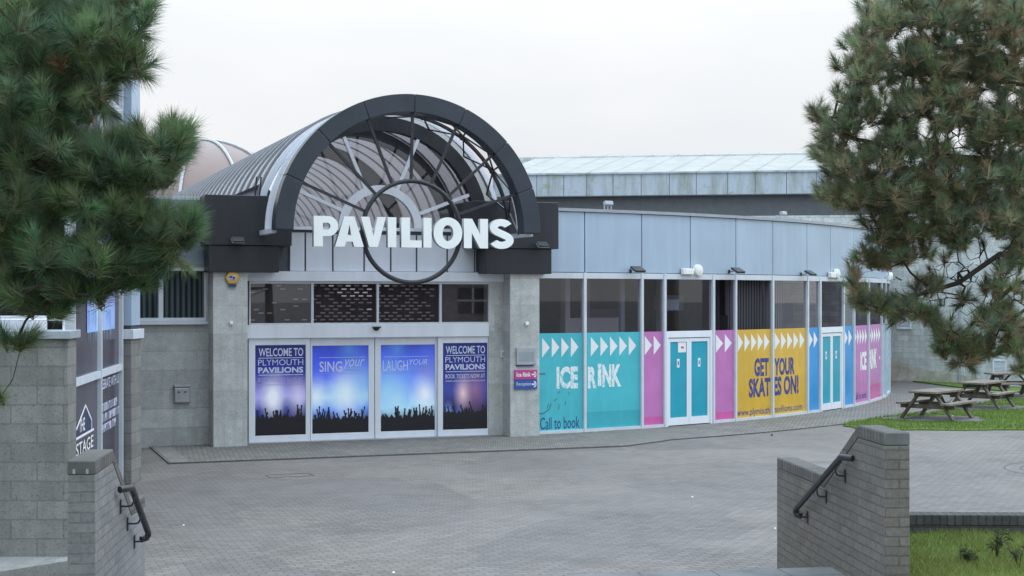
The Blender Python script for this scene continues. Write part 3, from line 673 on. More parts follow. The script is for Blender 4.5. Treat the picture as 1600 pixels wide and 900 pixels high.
for ch, a, b2 in spans:
    x0, x1 = fu(460 + a / 4.444, dS), fu(460 + b2 / 4.444, dS)
    cu = bpy.data.curves.new('letter', 'CURVE'); cu.dimensions = '2D'; cu.fill_mode = 'BOTH'; cu.extrude = .07
    allp = [p for c_ in GL[ch] for p in c_]; xm, xM = min(p[0] for p in allp), max(p[0] for p in allp); z0, hh = 4.335, .635
    for c_ in GL[ch]:
        sp = cu.splines.new('POLY'); sp.points.add(len(c_) - 1); sp.use_cyclic_u = True
        for i, p in enumerate(c_): sp.points[i].co = (x0 + (p[0] - xm) / (xM - xm) * (x1 - x0), z0 + p[1] * hh, 0, 1)
    o = bpy.data.objects.new('t', cu); C.objects.link(o); me = bpy.data.meshes.new_from_object(o.evaluated_get(bpy.context.evaluated_depsgraph_get()))
    C.objects.unlink(o); bpy.data.objects.remove(o); bpy.data.curves.remove(cu)
    inv = WM[sign].inverted()
    for v in me.vertices: v.co = inv @ (FAC @ Vector((v.co.x, dS - .02 - v.co.z, v.co.y)))
    me.materials.append(M['letter_white']); me.materials.append(M['letter_side'])
    me.flip_normals()
    me.update()
    for p in me.polygons:
        if abs(p.normal.y) < .5: p.material_index = 1
    me.name = 'letter'; lo = bpy.data.objects.new('letter', me); C.objects.link(lo); lo.parent = sign
g = MB(FAC); g.bar((fu(489, dS) + .1, dS + .09, 4.62), (fu(800, dS) - .1, dS + .09, 4.62), .03, .03); part('sign_rail', M['black_steel'], g, sign)

# ================================================================= ICE RINK
def chord(a0, a1):
    p, q = Vector((*ring_pt(a0), 0)), Vector((*ring_pt(a1), 0)); return frame(p.x, p.y, math.atan2(q.y - p.y, q.x - p.x)), (q - p).length
rinkT = Matrix.Translation((*ring_pt(R(-50)), 0))
rink = root('ice_rink_building', rinkT, 'curved low building with blue cladding above bright turquoise, pink and mustard window graphics', 'building')
mpx = [843, 912.3, 1001.5, 1037, 1113, 1147.5, 1205.5, 1260, 1279.5, 1316, 1332.5, 1355.5, 1376, 1382.5, 1388.5]
ang = [ring_angle(x) for x in mpx]
ang += [ang[-1] + .05, ang[-1] + .10, ang[-1] + .16]
ang[0] -= .01
kinds = ['teal', 'teal', 'pink', 'door', 'pink', 'yellow', 'yellow', 'azure', 'door', 'azure', 'pink', 'pink', 'paleblue', 'paleblue', 'paleblue', 'paleblue', 'paleblue']
ZT, ZG0, ZG1, ZK = .10, 2.42, 3.73, 3.87
for i, kd in enumerate(kinds):
    T, W_ = chord(ang[i], ang[i + 1]); e = .035
    px0 = (mpx + [1392] * 5)[i]
    f = MB(T); f.box(-.038, .038, -.07, .08, 0, ZK); part('mullion', M['mullion'], f, rink, bevel=.006)
    f = MB(T); f.box(.039, W_ - .039, -.05, .06, ZG1, ZK - .003); part('head_rail', M['mullion'], f, rink)
    top = ZG0
    sx_ = lambda p: ux(T, p)
    if kd != 'door':
        f = MB(T); f.box(.039, W_ - .039, -.06, .06, .0, ZT); part('sill', M['mullion'], f, rink)
        p = MB(T); yy = -.012; q0, q1 = .039, W_ - .039
        mats = [M[kd], M['white'], M['worn_white'], M['navy'], M['navy_worn'], M['dark_joint'], M['teal_dark'], M['pink_hot']]
        p.box(q0, q1, yy, .01, ZT, ZG0, 0); yt = yy - .003
        n = {0: 4, 1: 5, 2: 2, 4: 2, 5: 5, 6: 5, 7: 2, 9: 2, 10: 5, 11: 5}.get(i, 0)
        za, zb = 1.84, 2.32
        if i < 12:
            if i == 0: st, pitch, ww = sx_(846.5), sx_(876.6) - sx_(861.6), sx_(858) - sx_(846)
            elif i == 1: st, pitch, ww = sx_(922.6), sx_(938) - sx_(923), sx_(935) - sx_(923)
            else:
                pitch = (q1 - q0) / (n + .12) * (.93 if n < 5 else .95); ww = pitch * .8; st = q0 + (q1 - q0 - pitch * (n - 1) - ww) / 2
            for k in range(n): p.tri([(st + k * pitch, za), (st + k * pitch + ww, (za + zb) / 2), (st + k * pitch, zb)], yt, 1)
        if i == 0:
            p.text('ICE', sx_(869), sx_(902.6), 1.08, 1.62, yt, 2, .05); p.text('Call to book', max(sx_(843.5), q0 + .02), sx_(905), .13, .42, yt, 3, .004)
            p.tube([(q0, yt, 1.47), (q0 + .12, yt, 1.455), (q0 + .35, yt, 1.46)], .012, 4, 5)
            p.tube([(q0, yt, .50), (q0 + .3, yt, .52), (q0 + .45, yt, .6), (q0 + .52, yt, .74)], .009, 4, 5)
            for (x_, z_, x2, z2) in ((.4, .62, .45, .75), (.6, .80, .68, .86), (.72, .6, .74, .72), (.9, .7, .93, .78), (.7, 1.0, .76, 1.02), (.1, .56, .13, .6), (1.0, .95, 1.02, 1.0)): p.tube([(q0 + x_, yt, z_), (q0 + x2, yt, z2)], .006, 4, 5)
        if i == 1:
            p.text('R', sx_(918), sx_(932), 1.07, 1.60, yt, 2, .05); p.text('I', sx_(933.5), sx_(939), 1.12, 1.66, yt, 2, .05); p.text('NK', sx_(940.5), sx_(970), 1.09, 1.64, yt, 2, .05)
            p.box(q0, q1, yt + .001, yy, ZT, .50, 6)
        if i in (2, 4, 11): p.box(q0, q1, yt + .001, yy, ZT, .30 if i < 11 else .55, 7)
        if i == 5: p.text('GET', sx_(1178), sx_(1200.5), 1.16, 1.65, yt, 4, .04); p.text('SKAT', sx_(1169.5), sx_(1203), .61, 1.12, yt, 4, .04); p.text('www.plymouth', sx_(1151), sx_(1202), .09, .34, yt, 4, .004)
        if i == 6: p.text('YOUR', sx_(1209), sx_(1241), 1.15, 1.63, yt, 4, .04); p.text('ES ON!', sx_(1208.5), sx_(1247), .61, 1.13, yt, 4, .04); p.text('pavilions.com', sx_(1208.5), sx_(1253), .10, .34, yt, 4, .004)
        if i == 10: p.text('ICE', sx_(1343.6), sx_(1353), 1.05, 1.62, yt, 1, .05); p.text('Call to book', q0 + .08, q1 - .12, .2, .42, yt, 4, .004)
        if i == 11: p.text('RINK', sx_(1358), sx_(1369), 1.05, 1.66, yt, 1, .05); p.box(sx_(1373), sx_(1374.3), yt - .001, yt, 1.3, 1.4, 1)
        part('window_graphic', mats, p, rink, merge=False, smooth=0)
    else:
        ds = 2.13
        f = MB(T); f.box(.039, W_ - .039, -.05, .06, 2.26, 2.42); f.box(.039, .12, -.05, .06, 0, 2.26); f.box(W_ - .12, W_ - .039, -.05, .06, 0, 2.26); do = part('door_frame', M['white_frame'], f, rink, bevel=.004)
        mid = W_ / 2
        for (a, b2, sg) in ((.125, mid - .004, 1), (mid + .004, W_ - .125, -1)):
            p = MB(T); st = .075
            p.box(a, a + st, -.03, .03, .05, 2.24); p.box(b2 - st, b2, -.03, .03, .05, 2.24); p.box(a + st, b2 - st, -.03, .03, .05, .24); p.box(a + st, b2 - st, -.03, .03, 2.15, 2.24)
            p.box(a + st, b2 - st, -.01, .01, .24, 2.15, 1); cx = (a + b2) / 2
            p.box(cx - .045, cx + .045, -.016, -.011, 1.50, 1.72, 2); p.box(cx - .018, cx + .018, -.018, -.0165, 1.56, 1.66, 3)
            if i == 3 and sg == 1: p.box(b2 - st - .30, b2 - st - .02, -.016, -.011, 1.88, 2.14, 2); p.box(b2 - st - .20, b2 - st - .10, -.018, -.0165, 1.98, 2.03, 4)
            part('door_leaf', [M['white_frame'], M['door_teal'], M['white'], M['navy'], M['sign_pink']], p, do, bevel=.003)
    p = MB(T); p.face([(.039, 0, ZG0), (W_ - .039, 0, ZG0), (W_ - .039, 0, ZG1), (.039, 0, ZG1)]); part('window', M['glass'], p, rink)
    if i in (5, 6):
        p = MB(T); p.face([(.05, .25, ZG0 - .1), (W_ * (.95 if i == 5 else .55), .25, ZG0 - .1), (W_ * (.95 if i == 5 else .55), .25, ZG1), (.05, .25, ZG1)]); part('vertical_blind', M['blind'], p, rink)
    if i in (1, 3):
        if i == 3: p = MB(T); p.box(.12 * W_, .12 * W_ + .42, .10, .11, 2.95, 3.22); part('notice_sheet', M['clad_grey'], p, rink)
        if i == 1: p = MB(T); p.box(W_ - .32, W_ - .2, .4, .5, 0, 4.2); part('interior_post', M['clad_grey'], p, rink)
# cladding panels
cpx = [843, 913, 1002, 1078, 1149, 1206.7, 1260, 1297, 1333, 1355, 1376]
ca = [ring_angle(x) for x in cpx] + [ang[-4] , ang[-3], ang[-2], ang[-1]]
for a0, a1 in zip(ca[:-1], ca[1:]):
    T, W_ = chord(a0, a1)
    f = MB(T); f.box(.014, W_ - .014, -.02, .05, ZK + .012, 5.33); part('cladding_panel', M['clad_blue'], f, rink, bevel=.008)
    f = MB(T); f.box(-.012, W_ + .012, .03, .12, ZK, 5.34); part('panel_backing', M['dark_joint'], f, rink)
    f = MB(T); f.box(-.01, W_ + .01, -.07, .25, 5.34, 5.415); part('roof_trim', M['grey_steel'], f, rink)
g = MB(); rp_ = [ring_pt(a, RR - .1) for a in ca]; q = [(RC[0] + 8, RC[1] + 4), (-6, RC[1])]
pt0 = FAC @ Vector((4.2, .6, 0)); q.append((pt0.x - 1.5, pt0.y + 8))
g.prism(rp_ + [(RC[0] + 24, RC[1] + 6)] + q[1:], 'z', 5.24, 5.32); part('flat_roof', M['roof_grey'], g, rink)
g = MB()
ia = [ang[0] + (ang[-1] - ang[0]) * i / 24 for i in range(25)]
for a0, a1 in zip(ia[:-1], ia[1:]):
    p, q = ring_pt(a0, RR - 5), ring_pt(a1, RR - 5); g.face([(*p, 0), (*q, 0), (*q, 4.5), (*p, 4.5)])
    p2, q2 = ring_pt(a0, RR - .2), ring_pt(a1, RR - .2); g.face([(*p, 4.2), (*q, 4.2), (*q2, 4.2), (*p2, 4.2)]); g.face([(*p, .05), (*q, .05), (*q2, .05), (*p2, .05)])
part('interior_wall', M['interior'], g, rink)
g = MB(); rr_ = random.Random(8)
for k in range(9):
    a = ang[0] + (ang[12] - ang[0]) * (k + .4) / 9; p = ring_pt(a, RR - rr_.uniform(1.5, 4)); T2 = frame(p[0], p[1], a + math.pi / 2); g.T = T2
    hh = rr_.uniform(2.5, 3.5); g.box(-.5, .3 + rr_.random(), 0, .3, hh - .3 - rr_.random() * .5, hh, k % 2); g.box(-.6, -.45, -.1, .1, 0, 4.2, 1)
part('foyer_fittings', [M['clad_grey'], M['clad_white']], g, rink)

# ================================================================= SPORTS HALL behind (long fascia and pale roof)
ha, hb = Vector((ray(770) * 62.3, 62.3, 0)), Vector((ray(1640) * 58.8, 58.8, 0))
HT = frame(ha.x, ha.y, math.atan2(hb.y - ha.y, hb.x - ha.x)); HL = (hb - ha).length
hall = root('sports_hall', HT, 'large hall with lichen stained fascia band and pale sloping roof behind the rink', 'building')
xs = [ux(HT, p) for p in (770, 800, 839, 881, 917, 958, 1002, 1046, 1088, 1137, 1180, 1229, 1276, 1325, 1375, 1430, 1490, 1550, 1640)]
for a, b2 in zip(xs[:-1], xs[1:]):
    f = MB(HT); f.box(a + .012, b2 - .012, -.05, .06, 7.50, 8.42); part('fascia_panel', M['fascia_stained'], f, hall)
    f = MB(HT); f.face([(a + .01, -.1, 8.45), (b2 - .01, -.1, 8.45), (b2 + 1.4, 5.5, 9.75), (a + 1.42, 5.5, 9.75)]); part('roof_sheet', M['roof_pale'], f, hall)
f = MB(HT); f.box(0, HL, -.02, .2, 7.52, 8.40); f.face([(0, -.09, 8.43), (HL, -.09, 8.43), (HL + 1.4, 5.55, 9.73), (1.4, 5.55, 9.73)]); part('roof_deck', M['soffit'], f, hall)
f = MB(HT); f.box(0, HL, -.12, .0, 8.40, 8.47); part('gutter', M['fascia_stained'], f, hall)
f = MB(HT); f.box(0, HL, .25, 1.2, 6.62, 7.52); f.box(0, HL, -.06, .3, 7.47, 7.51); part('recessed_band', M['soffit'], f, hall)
f = MB(HT); f.box(0, HL, .15, .6, 0, 6.62); part('wall', M['hall_block'], f, hall)
f = MB(HT); f.box(0, HL, 4.6, 12, 0, 9.6); part('rear_wall', M['hall_block'], f, hall)
# block-built store on the right
ba, bb_ = Vector((ray(1386) * 57.4, 57.4, 0)), Vector((ray(1680) * 52.5, 52.5, 0))
BT = frame(ba.x, ba.y, math.atan2(bb_.y - ba.y, bb_.x - ba.x)); BLn = (bb_ - ba).length
blk = root('blockwork_store', BT, 'pale grey blockwork building with vents and drainpipe behind the picnic tables', 'building')
f = MB(BT); f.box(-.3, BLn, 0, 5, 0, 6.3); part('wall', M['hall_block'], f, blk)
f = MB(BT); f.box(-.4, BLn + .1, -.1, 5.1, 6.3, 6.42); part('roof_coping', M['coping'], f, blk)
u = ux(BT, 1500); f = MB(BT); f.tube([(u, -.06, .03), (u, -.06, 6.3)], .045, 8); part('drainpipe', M['grey_steel'], f, blk)
for (p0, p1, y0, y1, kind_) in ((1402, 1424, 490, 514, 'vent'), (1552, 1573, 562, 586, 'vent')):
    a, b2, z0, z1 = ux(BT, p0), ux(BT, p1), uz(BT, p0, y1), uz(BT, p0, y0)
    f = MB(BT); t = .05
    f.box(a, b2, -.05, .0, z0, z0 + t); f.box(a, b2, -.05, 0, z1 - t, z1); f.box(a, a + t, -.05, 0, z0 + t, z1 - t); f.box(b2 - t, b2, -.05, 0, z0 + t, z1 - t)
    vo = part('vent', M['white_frame'], f, blk); f = MB(BT); n = 9
    for k in range(n): z = z0 + t + (z1 - z0 - 2 * t) * k / n; f.face([(a + t, -.035, z), (b2 - t, -.035, z), (b2 - t, -.005, z + .055), (a + t, -.005, z + .055)])
    part('louvre', M['mullion'], f, vo)
f = MB(BT); f.face([(0, -.006, .02), (BLn * .5, -.006, .02), (BLn * .5, -.006, .28), (BLn * .25, -.006, .45), (BLn * .08, -.006, .75), (0, -.006, .9)]); part('damp_stain', plain('damp brown stain', (.47, .445, .39), .9, 0, .3, 3), f, blk)
# bronze glazed dome far behind on the left
X0 = ray(318) * 66; DT = frame(X0, 66, 0); dome = root('glazed_dome', DT, 'bronze glazed dome roof with white ribs far behind the vault', 'dome')
def dp(th, ph): return (4.3 * math.cos(ph) * math.cos(th), 4.3 * math.cos(ph) * math.sin(th), 6.3 + 3.95 * math.sin(ph))
f = MB(DT)
for i in range(40):
    for j in range(12):
        t0, t1, p0, p1 = 2 * math.pi * i / 40, 2 * math.pi * (i + 1) / 40, math.pi / 2 * j / 12, math.pi / 2 * (j + 1) / 12
        f.face([dp(t0, p0), dp(t1, p0), dp(t1, p1), dp(t0, p1)] if j < 11 else [dp(t0, p0), dp(t1, p0), dp(0, p1)])
part('dome_glazing', M['dome_sheet'], f, dome)
f = MB(DT); f.tube([(4.35 * math.cos(2 * math.pi * i / 40), 4.35 * math.sin(2 * math.pi * i / 40), 6.3) for i in range(40)], .12, 6, closed=True)
part('dome_hoop', M['rib_white'], f, dome)
for k in range(10):
    th = 2 * math.pi * k / 10 + .28; f = MB(DT); pts = [Vector(dp(th, math.pi / 2 * j / 12)) for j in range(13)]; cc = Vector((0, 0, 6.3)); f.tube([p + (p - cc).normalized() * .05 for p in pts], .07, 6); part('dome_rib', M['rib_white'], f, dome)
f = MB(DT); f.box(-4.4, 4.4, -4.4, 4.4, 0, 6.3); part('drum', M['clad_grey'], f, dome)

# ================================================================= STAGE BUILDING on the left
ST = frame(-5.86, 17.86, math.atan2(.992, -.126)) @ Matrix.Rotation(0, 4, 'Z')
# frame x runs away from the camera along the glass, y points left (into the building)
st_root = root('stage_building', frame(-6.3, 20, 0), 'tall glazed corner building with mauve windows, pale column and concrete block front', 'building')
def sx2(px, d=0): return ux(ST, px, d)
m1, m2, m0 = sx2(152.5), sx2(186), sx2(152.5) - 2.5
zt, zt2 = 2.07, 6.5
for u in (m0, m1, m2):
    f = MB(ST); f.box(u - .04, u + .04, -.07, .08, 0, 12); part('mullion', M['mullion'], f, st_root, bevel=.005)
for a, b2 in ((m0, m1), (m1, m2)):
    for z in (zt, zt2, 9.4, 4.6):
        f = MB(ST); f.box(a + .041, b2 - .041, -.06, .06, z - .055, z + .055); part('transom', M['mullion'], f, st_root)
    for z0, z1 in ((.1, zt - .05), (zt + .05, 4.55), (4.65, zt2 - .05), (zt2 + .05, 9.35), (9.45, 12)):
        f = MB(ST); f.face([(a + .04, 0, z0), (b2 - .04, 0, z0), (b2 - .04, 0, z1), (a + .04, 0, z1)]); part('window', M['glass_stage'], f, st_root)
yt = -.012
f = MB(ST); ax, bx = sx2(118), sx2(142); mxx = (ax + bx) / 2 + .12
f.bar((ax, yt, 1.38), (mxx, yt, 1.67), .035, .006, up=(0, 1, 0)); f.bar((mxx, yt, 1.67), (bx, yt, 1.40), .035, .006, up=(0, 1, 0)); f.bar((bx, yt, 1.40), (bx, yt, 1.26), .03, .006, up=(0, 1, 0))
f.bar((ax - .1, yt, 1.245), (bx + .2, yt, 1.245), .035, .006, up=(0, 1, 0))
f.text('THE', sx2(122.5), sx2(131.5), 1.31, 1.50, yt, 0, .02); f.text('STAGE', sx2(117.5), sx2(144.5), .98, 1.17, yt, 0, .01); part('window_lettering', M['white'], f, st_root, merge=False)
f = MB(ST); f.face([(ax + .05, yt + .005, 1.27), (bx - .03, yt + .005, 1.27), (bx - .03, yt + .005, 1.40), (mxx, yt + .005, 1.64), (ax + .05, yt + .005, 1.40)]); part('lettering_ground', M['label_dark'], f, st_root)
rr_ = random.Random(3); f = MB(ST)
def bars(z, hh, a, b2):
    x = a
    while x < b2:
        wd = rr_.uniform(.05, .12)
        f.box(x, x + wd * .35, yt - .002, yt, z, z + hh); 
        if rr_.random() < .7: f.box(x + wd * .35, x + wd, yt - .002, yt, z + hh * rr_.choice((0, .42, .82)), z + hh * rr_.choice((.2, .6, 1.0)) if False else z + hh)
        x += wd + .03
f.text('CELEBRATE WITH US', m1 + .1, m2 - .1, 1.80, 1.96, yt, 0, .01); part('window_lettering', M['poster_text'], f, st_root, merge=False)
for z_, h_, a_, b_ in ((1.44, .13, .1, .35), (1.27, .13, .1, .12), (1.10, .13, .3, .6)):
    f = MB(ST); bars(z_, h_, m1 + a_, m2 - b_); part('window_lettering', M['poster_text'], f, st_root, merge=False)
f = MB(ST); f.face([(m1 - 1.1, yt, 2.75), (m1 - .05, yt, 2.75), (m1 - .05, yt, 4.5), (m1 - 1.1, yt, 4.5)], 0, [(0, .1), (.5, .1), (.5, 1), (0, 1)]); f.face([(m1 + .05, yt, 2.75), (m2 - .6, yt, 2.75), (m2 - .6, yt, 4.5), (m1 + .05, yt, 4.5)], 0, [(.5, .1), (1, .1), (1, 1), (.5, 1)])
for k in range(46):
    x = m1 - 1.05 + 2.5 * rr_.random()
    if abs(x - m1) < .08: continue
    l_ = rr_.uniform(.1, .5); ww = rr_.uniform(.02, .05); f.tri([(x, 3.1), (x + ww, 3.1), (x + ww * .3, 2.85 - l_ * .7)], yt - .004 - k * .0001, 1)
part('window_poster', [M['poster_stage'], M['poster_cyan']], f, st_root, merge=False)
# column at the far end
f = MB(); f.box(-7.02, -6.665, 25.78, 26.45, 0, 2.55); part('column', M['blockwall'], f, st_root, bevel=.01)
f = MB(); f.box(-7.06, -6.62, 25.74, 26.5, 2.55, 2.72); part('column_cap', M['mullion'], f, st_root, bevel=.008)
f = MB(); f.box(-7.0, -6.67, 25.8, 26.4, 2.79, 12); f.box(-6.98, -6.69, 25.82, 26.4, 2.72, 2.79, 1)
for z in (4.4, 6.2, 8.0): f.box(-7.005, -6.665, 25.795, 26.405, z, z + .012, 1)
part('column_casing', [M['clad_blue'], M['dark_joint']], f, st_root)
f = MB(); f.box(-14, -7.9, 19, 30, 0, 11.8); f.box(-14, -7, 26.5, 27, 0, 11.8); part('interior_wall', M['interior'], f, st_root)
# concrete block front
f = MB(); f.prism([(-13, 17.3), (-5.21, 17.3), (-5.285, 17.86), (-13, 17.86)], 'z', .2, 2.80); part('block_front', M['blockwall'], f, st_root, bevel=.012)
f = MB(); f.prism([(-13, 17.24), (-5.17, 17.24), (-5.25, 17.92), (-13, 17.92)], 'z', 2.80, 2.895); part('coping', M['coping'], f, st_root, bevel=.006)
f = MB(); f.tube([(-13, 17.6, 3.02), (-5.35, 17.6, 3.02)], .014, 6)
for x in (-5.36, -6.6, -7.8, -9): f.tube([(x, 17.6, 2.89), (x, 17.6, 3.02)], .014, 6)
part('coping_rail', M['white_frame'], f, st_root)
f = MB(); f.box(-13, -6.0, 18.4, 19, 2.7, 3.05); part('low_roof', M['clad_white'], f, st_root)
f = MB(); f.prism([(-13, 17.3), (-5.12, 17.3), (-5.12, 17.05), (-6.2, 15.75), (-7.0, 14.9), (-13, 14.9)], 'z', -.02, .24); f.build('plinth_paving', M['plinth'], loc=(0, 0, 0)); tag(C.objects['plinth_paving'], kind='structure')
f = MB(); f.face([(-5.0, 17.28, .06), (-5.1, 17.0, .06), (-6.25, 15.7, .06), (-7, 14.8, .06), (-7, 12, .06), (-3.6, 12, .06), (-4.6, 17.28, .06)][::-1]); f.build('planting_bed', M['soil'], loc=(0, 0, 0)); tag(C.objects['planting_bed'], kind='structure')

# ================================================================= BRICK STAIR WALLS, STEPS, BANK
def stair_wall(label, P0, dirv, prof, thick, mside, sgn):
    """prof: (distance along the wall, top height); the wall grows sideways by thick in direction sgn"""
    ang_ = math.atan2(dirv[1], dirv[0]); T = frame(P0[0], P0[1], ang_); o = root('stair_wall', T, label, 'wall', 'brick walls flanking the steps')
    ch = .105; y0, y1 = (0, thick) if sgn > 0 else (-thick, 0); Lw = prof[-1][0]
    body = [(0, 0)] + [(x, z - ch) for x, z in prof] + [(Lw, 0)]
    body = [(0, 0), (Lw, 0)] + [(x, z - ch) for x, z in prof[::-1]]
    f = MB(T); f.prism(body, 'y', y0 + .002, y1 - .002); part('wall_body', mside, f, o, bevel=.006)
    f = MB(T); top = [(x, z) for x, z in prof]; low = [(x, z - ch + .001) for x, z in prof]
    f.prism(low + top[::-1], 'y', y0, y1); f.m[1 + len(prof)] = 1; f.m[2 + len(prof) - 1] = 1; f.m[len(f.m) - 1] = 1; part('brick_coping', [M['soldier'], M['brick_end']], f, o, bevel=.010)
    return o, T
# right: inner (left-hand) face from near corner away
P0 = (2.91, 11.5); dv = Vector((-.264, 3.2)).normalized()
swr, TR = stair_wall('brick stair wall with black handrail beside the grass bank', P0, dv, [(0, 2.235), (.66, 2.235), (1.62, 1.70), (3.22, 1.69)], .205, M['stair_brick'], -1)
P1 = (-3.04, 10.75); dv1 = Vector((-.087, 1)).normalized()
swl, TL = stair_wall('brick stair wall with black handrail in front of the concrete block front', P1, dv1, [(0, 2.10), (.70, 2.11), (1.55, 1.57), (2.24, 1.545)], .205, M['pale_brick'], 1)
f = MB(TL)
for y in (.06, .155): f.box(-.006, .0, y - .009, y + .009, 2.005, 2.04)
part('wall_fixing', M['steel'], f, swl)
def handrail(o, T, off, xa, za, xb, zb, zq):
    s_ = 1 if off > 0 else -1; d = (Vector((xb, 0, zb)) - Vector((xa, 0, za))).normalized()
    pts = [(xa - .16, off * .35, za + .012), (xa - .10, off * .8, za + .012), (xa - .03, off, za + .01), (xa, off, za)] + [(xa + (xb - xa) * t, off, za + (zb - za) * t) for t in (.1, .5, .9)] + [(xb, off, zb), (xb + .015, off, zb - .03), (xb + .005, off * .85, zb - .055), (xb - .03, off * .5, zb - .06)]
    f = MB(T); f.tube(pts, .027, 12); h = part('handrail', M['black_steel'], f, o, smooth=60)
    for t in (.10, .50, .93):
        x, z = xa + (xb - xa) * t, za + (zb - za) * t
        f = MB(T); f.tube([(x, off, z - .02), (x, off, z - .07), (x + .0, off * .85, z - .098), (x, off * .6, z - .105), (x, 0, z - .105)], .008, 8)
        f.box(x - .02, x + .02, min(0, s_ * .008), max(0, s_ * .008), z - .16, z - .05); part('bracket', M['black_steel'], f, h)
handrail(swr, TR, .085, .86, 1.945, 2.22, 1.32, 0)
handrail(swl, TL, -.105, .93, 1.775, 1.72, 1.305, 0)
# steps between the walls
f = MB(); ex = Vector((math.cos(R(6)), math.sin(R(6)), 0)); ey = Vector((-math.sin(R(6)), math.cos(R(6)), 0))
STP = frame(2.80, 12.92, R(9.5)); f = MB(STP)
zs = [.93, .775, .62, .465, .31, .155]
for k, z in enumerate(zs): f.box(-5.72 - .15 * 0, .02, -.4 + .32 * k if k else -.36, .32 * k, -.02, z)
f.box(-5.72, .02, -7.5, -.361, -.02, .929)
f.build('steps', M['slab'], loc=(0, 0, 0), bevel=.012); tag(C.objects['steps'], kind='structure')
f = MB(STP)
for x in (-5.2, -4.5, -3.8, -3.1, -2.4, -1.75, -1.1, -.5): f.box(x, x + .008, -.36, .001, .90, .932)
f.build('step_joints', M['kerb_dark'], loc=(0, 0, 0)); tag(C.objects['step_joints'], kind='structure')
f = MB(); f.box(-3.4, 3.2, -3, 5.2, -.02, 1.7); f.build('upper_landing', M['slab'], loc=(0, 0, 0)); tag(C.objects['upper_landing'], kind='structure')
# low damp retaining wall and grass bank on the right, bank on the left
f = MB(); zb = 1.165; A = [(3.0, 14.42), (9.5, 14.18)]
RT = frame(3.02, 14.42, math.atan2(-.24, 6.5)); lw = root('low_retaining_wall', RT, 'low damp brick wall edging the grass bank beside the stair wall', 'wall')
f = MB(RT); f.box(0, 9, 0, .215, 0, zb - .105); part('wall_body', M['damp_brick'], f, lw)
f = MB(RT); f.box(0, 9, -.004, .219, zb - .104, zb); part('brick_coping', M['damp_soldier'], f, lw, bevel=.01)
def bank(name, x0, x1, y0, y1, z0, z1):
    f = MB(); n, m_ = 26, 16
    H = lambda x, y: z0 + (z1 - z0) * (y1 - y) / (y1 - y0) + .035 * mnoise.noise(Vector((x * 1.3, y * 1.3, 0)))
    for i in range(n):
        for j in range(m_):
            xa, xb, ya, yb = x0 + (x1 - x0) * i / n, x0 + (x1 - x0) * (i + 1) / n, y0 + (y1 - y0) * j / m_, y0 + (y1 - y0) * (j + 1) / m_
            f.face([(xa, ya, H(xa, ya)), (xb, ya, H(xb, ya)), (xb, yb, H(xb, yb)), (xa, yb, H(xa, yb))])
    o = f.build(name, M['turf'], loc=(0, 0, 0)); tag(o, kind='structure'); return H
HB = bank('grass_bank', 3.13, 12, 2, 14.42, .98, 1.15)
bank('grass_bank', -12, -3.35, 2, 12.0, .5, 1.2)

# ================================================================= SMALL FITTINGS
def thing_mesh(mb, name, mats, loc, label, cat, group=None, **kw):
    o = mb.build(name, mats, loc=loc, **kw); return tag(o, label, cat, group)
# alarm box
u, z = fu(362.5, -.55), fz(362.5, 434.5, -.55); T = FAC @ Matrix.Translation((u, -.55, z))
al = root('alarm_box', T, 'amber hexagonal alarm box high on the concrete pillar', 'alarm box')
f = MB(T); f.prism([(.165 * math.cos(R(60 * k)), .145 * math.sin(R(60 * k))) for k in range(6)], 'y', -.09, -.001); part('housing', M['yellow_plastic'], f, al, bevel=.015)
f = MB(T); f.box(-.085, .075, -.094, -.091, -.045, .06, 0); f.box(-.07, -.01, -.096, -.0945, .0, .045, 1); f.box(.0, .05, -.096, -.0945, -.02, .03, 1); f.box(-.07, .06, -.096, -.0945, -.036, -.028, 1); part('face_label', [M['label_blue'], M['label_dark']], f, al)
f = MB(T); f.box(-.08, .08, -.07, -.001, -.19, -.146); part('strobe', M['navy'], f, al)
for px, py, d, lab in ((361, 505, -.55, 'small white sensor on the pillar below the amber alarm box'), (822.5, 506, -.55, 'small white sensor on the pillar above the direction signs')):
    u, z = fu(px, d), fz(px, py, d); T = FAC @ Matrix.Translation((u, d, z)); f = MB(T); f.box(-.04, .04, -.012, -.001, -.045, .045); f.prism([(-.001, -.05), (-.03, -.055), (-.075, -.02), (-.07, .03), (-.001, .045)], 'x', -.034, .034); 
    thing_mesh(f, 'wall_sensor', M['lamp_white'], (T.translation), lab, 'sensor', bevel=.008)
u, z = fu(588, -.1), fz(588, 514, -.1); T = FAC @ Matrix.Translation((u, -.1, z)); f = MB(T)
for i in range(12):
    for j in range(5):
        P = lambda a, b_: (.075 * math.cos(a) * math.cos(b_), -.075 * math.sin(a) * math.cos(b_), .03 - .075 * math.sin(b_))
        a0, a1, b0, b1 = math.pi * i / 12, math.pi * (i + 1) / 12, math.pi / 2 * j / 5, math.pi / 2 * (j + 1) / 5; f.face([P(a0, b0), P(a1, b0), P(a1, b1), P(a0, b1)] if j < 4 else [P(a0, b0), P(a1, b0), P(a1, b1)])
f.box(-.095, .095, -.09, -.001, .03, .055); thing_mesh(f, 'door_sensor', M['rubber'], T.translation, 'black dome motion sensor over the middle of the glass doors', 'sensor')
# keypad on the jamb
u, z = fu(784.5, -.07), fz(784.5, 553, -.07); T = FAC @ Matrix.Translation((u, -.07, z)); f = MB(T); f.box(-.05, .05, -.06, -.0, -.08, .08); f.box(-.03, .03, -.064, -.061, -.05, .05, 1)
thing_mesh(f, 'keypad', [M['lamp_white'], M['steel']], T.translation, 'small pale keypad on the concrete jamb right of the doors', 'keypad', bevel=.006)
